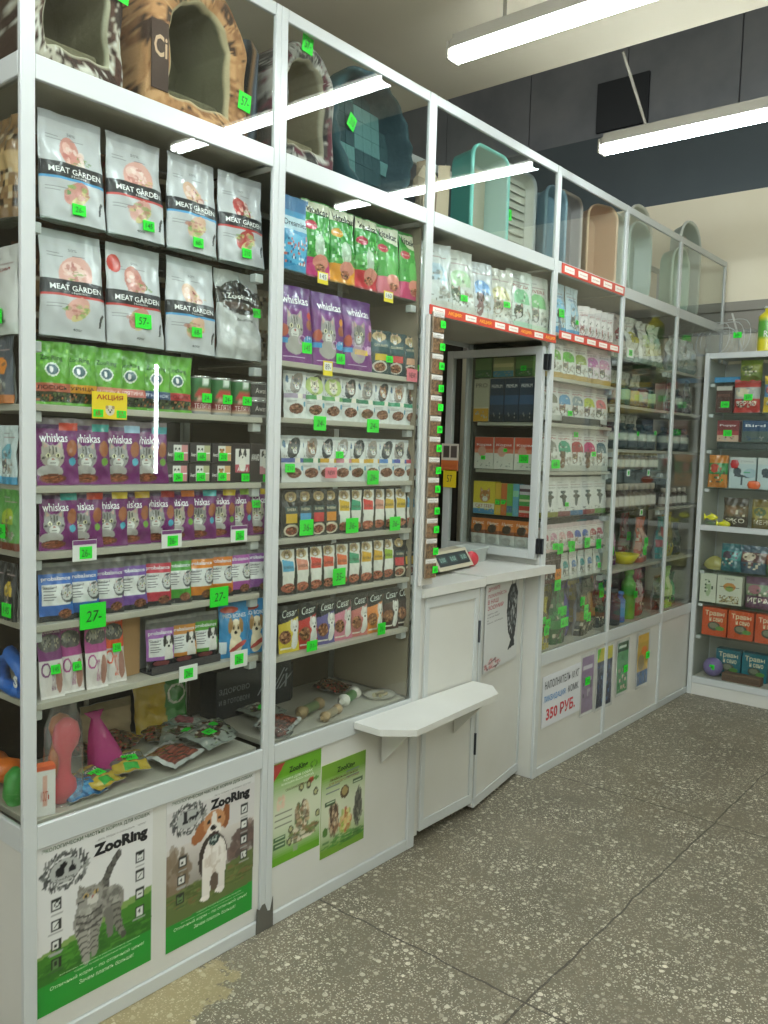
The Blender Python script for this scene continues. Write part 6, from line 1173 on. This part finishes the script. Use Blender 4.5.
def grn(c, seed, two=False):
    for i in range(40):
        v = i/40; k = abs(v-.45)/.5; k = min(1, k*k*1.6); a = lin('#c6ccb0')*(1-k)+lin('#5f9a1e' if not two else '#67922a')*k; m_ = (c.v >= v) & (c.v <= v+.026); c.a[m_] = a
    if not two:
        c.poly([(0, 1), (0, .80), (.28, 1)], '#a83a34'); c.ring(.85, .87, .07, .035, '#3a5a24', .25); blob(c, .62, .4, .14, .13, ['#8a6a4a', '#c8b088', '#5c4632', '#d8cbb0', '#3f5a2c'], 70, 1, .25); blob(c, .65, .22, .3, .07, ['#3a4a2a', '#6a7a3a', '#8a6a48', '#d8d0b8'], 60, 4, .25); blob(c, .2, .6, .08, .06, ['#d8b8a0', '#c8a890'], 12, 5, .4); c.ell(.8, .72, .06, .03, '#a83a30').ell(.9, .72, .05, .02, '#5a8a3a')
        for u, v in ((.6, .68), (.75, .68), (.9, .58), (.4, .3), (.38, .18), (.95, .35)): c.ell(u, v, .05, .04, '#4a4a34').ell(u, v, .03, .025, '#a8a878')
        for i in range(6): c.rect(.08, .5-i*.03, .42, .506-i*.03, '#6a6c5c')
        for v in (.26, .19): c.rect(.06, v-.025, .3, v+.025, '#3a5c34'); c.rect(.09, v-.006, .27, v+.006, '#b8c8a8')
        c.rect(.46, .07, .55, .13, '#8a9a78')
    else:
        blob(c, .28, .38, .1, .17, ['#3a2c22', '#7a5638', '#c8b090', '#58402c'], 80, 1, .25); blob(c, .55, .3, .13, .14, ['#8aa83a', '#d8d090', '#b04a30', '#a8a860', '#d8b878'], 80, 2, .22); blob(c, .84, .4, .09, .18, ['#4a4a40', '#6c6c60', '#383830'], 70, 3, .25); c.ell(.52, .63, .1, .07, '#5c4c34').ell(.52, .64, .07, .045, '#9a8858'); blob(c, .5, .12, .5, .06, ['#3a7a2a', '#4a8a30', '#2f6420'], 60, 4, .15)
        for u, v in ((.2, .57), (.82, .7)): c.rect(u-.12, v-.022, u+.12, v+.022, '#44583a'); c.rect(u-.09, v-.006, u+.09, v+.006, '#b8c8a8')
        for u in (.1, .55):
            for i in range(4): c.rect(u, .8-i*.03-(.1 if u < .3 else 0)+.04, u+.3, .805-i*.03-(.1 if u < .3 else 0)+.04, '#6a6c78')
        c.ell(.1, .27, .06, .05, '#3f6a24')
notice('poster', .222, .33, '#9ab05a', [('ZooKing', .34, .855, .72, .93, '#24420f', dict(bold=.04)), ('КОРМ ДЛЯ СОБАК', .24, .80, .82, .83, '#eef4da'), ('И КОШЕК ВСЕХ ПОРОД', .2, .765, .84, .79, '#eef4da'), ('СБАЛАНСИРОВАННЫЙ', .28, .70, .84, .73, '#5a4a1a', HEAD)], 'green and white poster with a red corner band', (.779, .0082, .184), 0, 'poster', lambda c: grn(c, 1), 'gloss', 'green posters')
notice('poster', .221, .32, '#9ab05a', [('ZooKing', .33, .855, .74, .93, '#24420f', dict(bold=.04)), ('ПРАВИЛЬНЫЙ ВЫБОР', .18, .80, .82, .83, '#5a3a1a', HEAD), ('ДЛЯ ВАШЕГО ПИТОМЦА', .15, .755, .85, .785, '#8a5a2a')], 'green poster with sitting dog and cat, second from the case post', (1.005, .0075, .130), 0, 'poster', lambda c: grn(c, 2, True), 'gloss', 'green posters')
def tall_cat(c):
    c.poly([(.70, .36), (.64, .60), (.65, .82), (.74, .93), (.90, .93), (.97, .82), (.96, .5), (.92, .3), (.84, .2)], '#24282a'); c.poly([(.70, .14), (.80, .26), (.90, .26), (.92, .17)], '#24282a'); c.poly([(.775, .92), (.765, .995), (.775, .995), (.80, .92)], '#24282a'); c.poly([(.87, .92), (.90, .995), (.91, .995), (.90, .92)], '#24282a')
    blob(c, .81, .6, .13, .26, ['#5a6062', '#c0c4c4', '#3a4042', '#16181a', '#8a9092'], 120, 4, .1); c.ell(.83, .86, .04, .035, '#6a7072')
    blob(c, .25, .07, .24, .06, ['#a8585a', '#5a2c30', '#c88a8a', '#c8c4c0'], 80, 6, .14)
d0 = .045; o = notice('poster', .37, .37, '#c6c8c4', [('ДРУЖИТЕ', .06, .92, .40, .97, '#a84a50', HEAD), ('ПОЖАЛУЙСТА', .06, .85, .60, .9, '#a84a50', HEAD), ('В НАШ', .06, .78, .36, .83, '#a84a50', HEAD), ('ЗООМИР', .06, .71, .52, .76, '#a84a50', HEAD), ('здесь вас', .06, .65, .36, .67, '#6a6e6c'), ('всегда ждут', .06, .615, .42, .635, '#6a6e6c'), ('и', .06, .585, .1, .6, '#6a6e6c'), ('ваших питомцев', .06, .55, .52, .57, '#6a6e6c')], 'pale poster with a very tall dark cat and red words', (1.915+d0*math.cos(an)+.0065*math.sin(an), .006+d0*math.sin(an)-.0065*math.cos(an), .575), an, 'poster', tall_cat, 'paper')
o = notice('price_notice', .385, .245, '#d2d4d6', [('НАПОЛНИТЕЛЬ 10 КГ', .05, .74, .95, .90, '#3a3c3e', dict(bold=.01)), ('ЛИКВИДАЦИЯ:', .03, .47, .60, .61, '#4a8ac0', dict(bold=.01)), ('КОМК.', .66, .49, .95, .63, '#3a3c3e', dict(bold=.01)), ('350 РУБ.', .1, .12, .86, .36, '#c04048', dict(bold=.03))], 'white paper notice reading 350 РУБ. in red', (2.475, .004, .218), 0, 'notice'); o.rotation_euler = (0, -.012, 0)
def flyer(label, x, z, w, h, base, draw, st=None, seed=0, cat='packaging'):
    c = Cv(30, 50, '#c8cac4'); c.rect(.1, .05, .9, .94, base); draw(c); b = MB(); r = random.Random(seed); p = r.random()*6
    F = lambda u, v, off=0.: (x+np.asarray(u)*w+.004*np.sin(np.asarray(v)*5+p), .0065-off-.0035*(1+np.sin(np.asarray(v)*7+p+2*np.asarray(u)))*.9*abs(np.asarray(u)-.3), z+np.asarray(v)*h)
    b.grid(np.stack(F(c.u, c.v), -1), c.a); G = np.stack(F(c.u, c.v, -.0012), -1); b.grid(G, '#c8cac4', flip=True)
    o = obj('emptied_packet', b, None, 'crink', label=label, cat=cat, group='flattened packets stuck on the white base')
    if st: X = F(np.array([st[0]]), np.array([st[1]]), .001); sticker(o, float(X[0][0]), float(X[1][0])-.001, float(X[2][0]), .05, .04, 3)
    return o
flyer('flattened mauve grey packet stuck beside the price notice', 2.862, .18, .155, .32, '#8a7c92', lambda c: c.rect(.1, .6, .9, .94, '#84708e').speck(.2, .3, .8, .6, ['#6a6470', '#a09aa4'], .3, 1, 3).rect(.2, .75, .8, .8, '#c8c4cc'), (.5, .55), 1)
flyer('flattened navy packet with yellow top on the white base', 3.03, .168, .21, .34, '#28344c', lambda c: c.rect(.1, .76, .9, .97, '#b8b028').poly([(.1, .76), (.3, .97), (.1, .97)], '#5ab030').speck(.15, .1, .85, .7, ['#3c4a64', '#1c2638', '#5a6a80'], .3, 2, 3), None, 2)
flyer('flattened green packet stuck under the fifth case glass', 3.278, .195, .165, .31, '#4a8a58', lambda c: c.rect(.1, .78, .9, .94, '#2c5a40').rect(.2, .84, .75, .88, '#d0dcd0').speck(.2, .1, .8, .55, ['#8a9a7a', '#c0b0a0', '#3a7a48'], .4, 3, 3), (.75, .45), 3)
flyer('flattened amber and blue packet stuck below the yellow bowl', 3.545, .182, .18, .325, '#b8963a', lambda c: c.rect(.1, .05, .9, .3, '#3a5a80').ell(.4, .45, .25, .14, '#8a7a50').rect(.1, .8, .9, .94, '#c8a040').ell(.6, .65, .2, .08, '#d87a30'), (.85, .55), 4)
# dark tape round the foot of the post between the two nearest cases
b = MB(); r = random.Random(3); pl = [(.722+r.uniform(-.006, .006), .0)]+[(.722+.011*i, .075+r.uniform(-.02, .03)) for i in range(7)]+[(.79, .0)]
b.add([(x, -.0015, z+.002) for x, z in pl]+[(x, -.0003, z+.002) for x, z in pl], [tuple(range(9)), tuple(range(9, 18))[::-1]]+[(i, (i+1) % 9, 9+(i+1) % 9, 9+i) for i in range(9)], '#5a5850')
obj('tape_patch', b, None, 'paper', label='ragged dark grey tape patch at the foot of a post', cat='tape')

# ------------------------------------------------------------------ cabinet of toys in the corner
XG = XC+.036
def crow(items, z, where, cat, grp):
    for i, (k, y, d, st) in enumerate(items): put(k, (XG+PROTO[k]['size'][2]+.002, y, z), d+' '+where, cat, grp, rz=-PI/2, stick=st)
def bag2(key, w, h, t, c1, c2, c3, seed, word='', kind='pillow', wc='#f0e8d8', m='gloss'):
    c = Cv(34, 44, c1); c.rect(0, .4, 1, .75, c2); c.ell(.35, .6, .25, .14, c3); c.speck(.1, .1, .9, .7, [c3, c2, '#d8d0b8', '#5a5040'], .22, seed, 3); c.rect(0, 0, 1, .14, c1)
    make_pouch(key, 'bird_food_packet' if kind == 'pillow' else 'treat_bag', w, h, t, kind, c, [(word, .12, .2, .88, .34, wc)] if word else [], m, seed, .002)
bag2('g_red', .155, .20, .03, '#b83a34', '#a8a8a0', '#d8c8a8', 1, 'ЗЕРНО'); bag2('g_yel', .155, .22, .03, '#d8b428', '#5a8ab0', '#b83a34', 2, 'КОРМ'); bag2('g_olv', .13, .13, .03, '#6a7a30', '#8a9040', '#4a5a28', 3); bag2('g_grn', .13, .13, .03, '#5a7a50', '#c8a070', '#3a5a38', 4)
bag2('g_par', .12, .20, .02, '#c07a30', '#3a8a4a', '#b84a38', 5); bag2('g_brn', .15, .19, .02, '#4a4030', '#6a5a3a', '#8a6a4a', 6, 'ЭКО'); bag2('g_tan', .15, .19, .02, '#7a6a3a', '#a0904a', '#6a7a5a', 7, 'МЕНЮ')
carton('g_cho', .095, .16, .05, '#4a2a22', [(.85, 1, '#b8b4a8')], [('БРУСОК', .6, .7)], 20, '#8a5a48'); carton('g_tur', .12, .055, .06, '#5ab0b0', [], [], 21); carton('g_bei', .12, .055, .06, '#d8c4a8', [], [], 22)
carton('g_rb', .13, .13, .06, '#7a2a2c', [(0, .3, '#c8a890'), (.3, .5, '#a03a38')], [('Puppy', .7, .82)], 23); carton('g_bb', .15, .13, .06, '#2a4a6a', [(0, .5, '#4a5a54')], [('Bird', .7, .82)], 24); carton('g_dk', .12, .13, .06, '#2c3a34', [(0, .4, '#4a5a4a')], [], 25)
c = Cv(44, 52, '#b8c8c8'); c.rect(0, .8, 1, 1, '#c8cec8').ell(.3, .55, .16, .12, '#2c3a40').poly([(.2, .5), (.6, .42), (.8, .34), (.5, .36), (.2, .38)], '#2c3a40').rect(.45, .1, .52, .4, '#3a4a4e').ell(.8, .5, .25, .15, '#7aa0b0', .5).rect(.55, .5, .8, .53, '#4aa070'); make_box('g_bird', 'bird_food_carton', .155, .19, .05, c, [('ПТИЧКА', .45, .84, .9, .9, '#8a8a88')], 'gloss', '#b0c0c0')
c = Cv(44, 52, '#cfcfbc'); c.ell(.5, .62, .25, .14, '#c88a48').ell(.5, .55, .16, .1, '#8aa050').rect(.1, .6, .9, .62, '#3a3a34').speck(.1, .05, .9, .3, ['#8a7a50', '#5a4a38', '#b0a070'], .6, 3, 2); make_box('g_sprout', 'grass_seed_carton', .15, .18, .05, c, [('ТРАВА', .3, .86, .7, .92, '#6a6a58')], 'gloss', '#c8c8b4'); c = Cv(30, 52, '#cfcfbc'); c.ell(.5, .5, .18, .3, '#7a9a58', .6).speck(.2, .2, .8, .8, ['#3a4a34', '#cfcfbc'], .25, 4, 3); make_box('g_sprout2', 'grass_seed_carton', .10, .18, .05, c, [], 'gloss', '#c8c8b4')
def litter(key, base, seed):
    c = Cv(44, 52, base); c.ell(.5, .35, .26, .16, '#4a4c40').ell(.48, .37, .18, .1, '#7a7c68'); c.ell(.75, .28, .18, .08, '#5a8a40'); c.rect(0, 0, 1, .05, base)
    make_box(key, 'hay_briquette', .15, .175, .07, c, [('Травы', .12, .68, .9, .9, '#d8d0b0', dict(bold=.02)), ('и сено', .3, .52, .85, .66, '#d8d0b0', dict(bold=.02))], 'gloss', base)
litter('g_or', '#c04e24', 1); litter('g_te', '#1f6a78', 2); litter('g_rr', '#8a3a34', 3)
bag2('g_toy1', .16, .17, .03, '#4a5a68', '#6a4a48', '#c8b8a0', 8, kind='stand', m='crink'); bag2('g_toy2', .14, .16, .03, '#5a6a50', '#a05a4a', '#6a9a5a', 9, kind='stand', m='crink'); bag2('g_toy3', .13, .17, .03, '#3a6a70', '#4a8a88', '#5a4a58', 10, kind='stand', m='crink'); bag2('g_purp', .16, .19, .03, '#6a4a5c', '#7a8a6a', '#a06a70', 11, 'ИГРА', kind='stand')
CW = 'in the corner cabinet'
crow([('g_olv', -.26, 'olive green seed packet on the top glass shelf', None), ('g_grn', -.42, 'green and tan seed packet', None)], 1.966, CW, 'seed packet', 'seed packets')
crow([('g_cho', -.115, 'dark brown bar carton with a green sticker', (.6, .3, 1, .05)), ('g_red', -.245, 'red footed grain packet', (.6, .45, 4, .05)), ('g_yel', -.415, 'yellow packet with blue band', (.5, .45, 5, .05)), ('g_yel', -.60, 'second yellow packet with blue band', None)], 1.779, CW, 'food packet', 'packets on the second cabinet shelf')
b = MB(); b.box(-.1, -.06, 0, .1, .06, .035, '#3a8ab8'); o = obj('blue_packet', b, None, 'crink', label='flat bright blue packet lying above the brown bar carton', cat='packet'); o.location = (4.52, -.13, 1.966); o.rotation_euler = (0, 0, 1.5)
crow([('g_rb', -.15, 'dark red puppy carton', (.5, .4, 3, .05)), ('g_bb', -.31, 'navy carton with a bird', None), ('g_dk', -.47, 'dark green carton', None), ('g_rb', -.62, 'far red carton', None)], 1.60, CW, 'carton', 'cartons on the third cabinet shelf')
b = MB(); b.box(0, 0, 0, .1, .6, .04, '#26302c'); b.box(-.001, .05, .005, -.0002, .56, .03, '#3a4440', ch=.0003); o = obj('display_tray', b, None, 'gloss', label='long dark tray under the puppy and bird cartons', cat='tray'); o.location = (XG, -.69, 1.556)
for k, y, l in (('g_tur', -.265, 'turquoise box on the long dark tray front'), ('g_bei', -.41, 'beige box on the long dark tray front')): pass
crow([('g_par', -.10, 'bright parrot food bag', None), ('g_bird', -.25, 'pale bird carton with red badge', None), ('g_bird', -.415, 'second pale bird carton', None), ('g_bird', -.58, 'third pale bird carton', None)], 1.316, CW, 'bird food', 'bird food on the fourth cabinet shelf')
b = MB(); b.lathe([(.0005, 0), (.03, .005), (.04, .03), (.03, .055), (.0005, .06)], 18, '#d8602a'); o = obj('ball_toy', b, None, 'gloss', label='orange fluffy ball in front of the bird cartons', cat='toy')
o.location = (4.38, -.325, 1.316); o.scale = (.25, 1, .85)
b = MB(); b.lathe([(.0005, 0), (.018, .004), (.027, .027), (.018, .05), (.0005, .054)], 18, '#b8242c'); o = obj('ball_toy', b, None, 'gloss', label='red ball stuck on the first pale bird carton', cat='toy'); o.location = (4.383, -.205, 1.437); o.scale = (.25, 1, 1)
crow([('g_brn', -.22, 'brown herbal packet behind the yellow fish', None), ('g_tan', -.39, 'mustard herbal packet', None), ('g_brn', -.56, 'second brown herbal packet', None)], 1.0665, CW, 'food packet', 'herbal packets')
def fish(label, loc, s=1., col='#e0d820'):
    b = MB(); L = []
    for x, ry, rz_ in ((-.045, .003, .024), (-.03, .004, .006), (-.015, .010, .014), (.005, .014, .022), (.025, .011, .017), (.04, .004, .006)): L.append([(x, ry*math.cos(a), .025+rz_*math.sin(a)) for a in np.linspace(0, 2*PI, 16, endpoint=False)])
    b.loft(L, col); b.add([(0, -.001, .045), (.015, -.001, .044), (-.01, -.001, .056), (0, .001, .045), (.015, .001, .044), (-.01, .001, .056)], [(0, 1, 2), (3, 5, 4), (0, 3, 4, 1), (1, 4, 5, 2), (2, 5, 3, 0)], col)
    o = obj('fish_toy', b, None, 'gloss', label=label, cat='toy', group='yellow fish toys'); o.location = loc; o.rotation_euler = (0, 0, -PI/2); o.scale = (s, s, s); return o
fish('yellow fish toy standing higher in the corner cabinet', (4.41, -.075, 1.102)); fish('yellow fish toy lower and nearer the brown packets', (4.40, -.155, 1.066))
b = MB(); b.box(4.395, -.11, 1.0665, 4.43, -.04, 1.101, '#5a6a4a', ch=.004); obj('toy_carton', b, None, 'crink', label='small green grey packet under the higher fish toy', cat='packet')
crow([('g_toy3', -.21, 'blue green toy bag', None), ('g_toy1', -.34, 'slate toy bag', None), ('g_toy2', -.48, 'moss and rust toy bag', None), ('g_toy3', -.62, 'far teal toy bag', None)], .801, CW, 'toy bag', 'toy bags')
rs = [(0, .03, .045, 0), (.02, .05, .07, 0), (.05, .045, .06, 0), (.075, .025, .03, 0), (.085, .008, .01, 0)]
blob_toy('plush_toy', rs, '#a8a060', 'crink', 'yellow and white bagged plush toy slumped in the cabinet corner', 'toy', (4.435, -.105, .8005))
crow([('g_sprout2', -.085, 'pale carton with green sprig', None), ('g_sprout', -.215, 'pale carton with sprouting seed', None), ('g_purp', -.385, 'mauve and green game bag', None), ('g_purp', -.56, 'second mauve and green bag', None)], .593, CW, 'seed carton', 'cartons on the sixth cabinet shelf')
crow([('g_or', -.135, 'orange hay briquette', None), ('g_or', -.295, 'second orange hay briquette', None), ('g_or', -.455, 'third orange hay briquette', None), ('g_or', -.615, 'fourth orange hay briquette', None)], .386, CW, 'hay briquette', 'orange hay briquettes')
for k, y, l in (('g_te', -.20, 'teal hay briquette behind the lilac ball'), ('g_te', -.36, 'teal hay briquette behind the low brown box'), ('g_rr', -.53, 'dark red hay briquette on the cabinet deck')): put(k, (XG+.145, y, .1145), l, 'hay briquette', 'hay briquettes on the cabinet deck', rz=-PI/2)
b = MB(); b.lathe([(.0005+.06*math.sin(t), .06-.06*math.cos(t)) for t in np.linspace(0, PI, 20)], 28, '#7a6a9c'); o = obj('exercise_ball', b, None, 'gloss', label='lilac plastic ball with a green sticker on the cabinet deck', cat='ball'); o.location = (4.455, -.125, .1145)
s_ = sticker(o, -.058, -.012, .07, .03, .03, 2, rz=-PI/2)
b = MB(); b.box(-.115, -.03, 0, .115, .03, .05, '#6a5240'); b.box(-.105, -.031, .01, .105, -.0302, .04, '#5a4434', ch=.0003); o = obj('cardboard_box', b, None, 'paper', label='long low brown box in front of the teal briquettes', cat='box'); o.location = (4.425, -.315, .1145); o.rotation_euler = (0, 0, -PI/2)
# on the cabinet top
bottle('big_bt', .055, .27, '#d8cc30', '#d8e0e4', '#5aa03a', (.25, .7), 'RIO', .82, .4, name='litter_bottle')
o = put('big_bt', (4.42, -.34, 2.137), 'yellow and green bottle with white cap on the corner cabinet', 'bottle', rz=-1.1)
t = empty('tangled_net', (4.5, -.05, 2.137), label='tangle of clear wire and film loops on the corner cabinet', cat='packaging')
r = random.Random(8)
for k in range(7):
    b = MB(); pts = []; a0 = r.random()*6; R_ = .09+.05*r.random()
    for i in range(22): a = a0+i/21*5.5; pts.append((.05*math.sin(a*1.3+k), R_*math.cos(a)+.02*k-.04, .15+R_*.9*math.sin(a)+.012*math.sin(a*3)))
    zmin = min(p[2] for p in pts); pts = [(x, y, z-zmin+.004) for x, y, z in pts]; b.tube(pts, .0022, 6, '#c8ccc8'); obj('wire_loop', b, t, 'gloss')
b = MB(); b.tube([(0, -.13, .005), (0, -.05, .26)], .006, 8, '#dcdcd4'); obj('white_rod', b, t, 'gloss'); b = MB(); b.box(-.03, -.2, .0, .03, .1, .16, '#ffffff', ch=.02); obj('clear_bag', b, t, 'film')
sticker(t, -.032, -.10, .12, .05, .035, 2, rz=-PI/2)

# ------------------------------------------------------------------ world and view
w = bpy.data.worlds.new('world'); SC.world = w; w.use_nodes = True
w.node_tree.nodes['Background'].inputs[0].default_value = (.82, .85, .8, 1); w.node_tree.nodes['Background'].inputs[1].default_value = 1.1
vs = SC.view_settings; vs.view_transform = 'Standard'; vs.look = 'None'; vs.gamma = 1; vs.exposure = .45; vs.use_curve_mapping = False
SC.cycles.use_denoising = True; SC.cycles.max_bounces = 8; SC.cycles.transparent_max_bounces = 24; SC.cycles.diffuse_bounces = 4
SC.cycles.sample_clamp_indirect = 4
for q in WARN: print('LABEL WORDS', q)
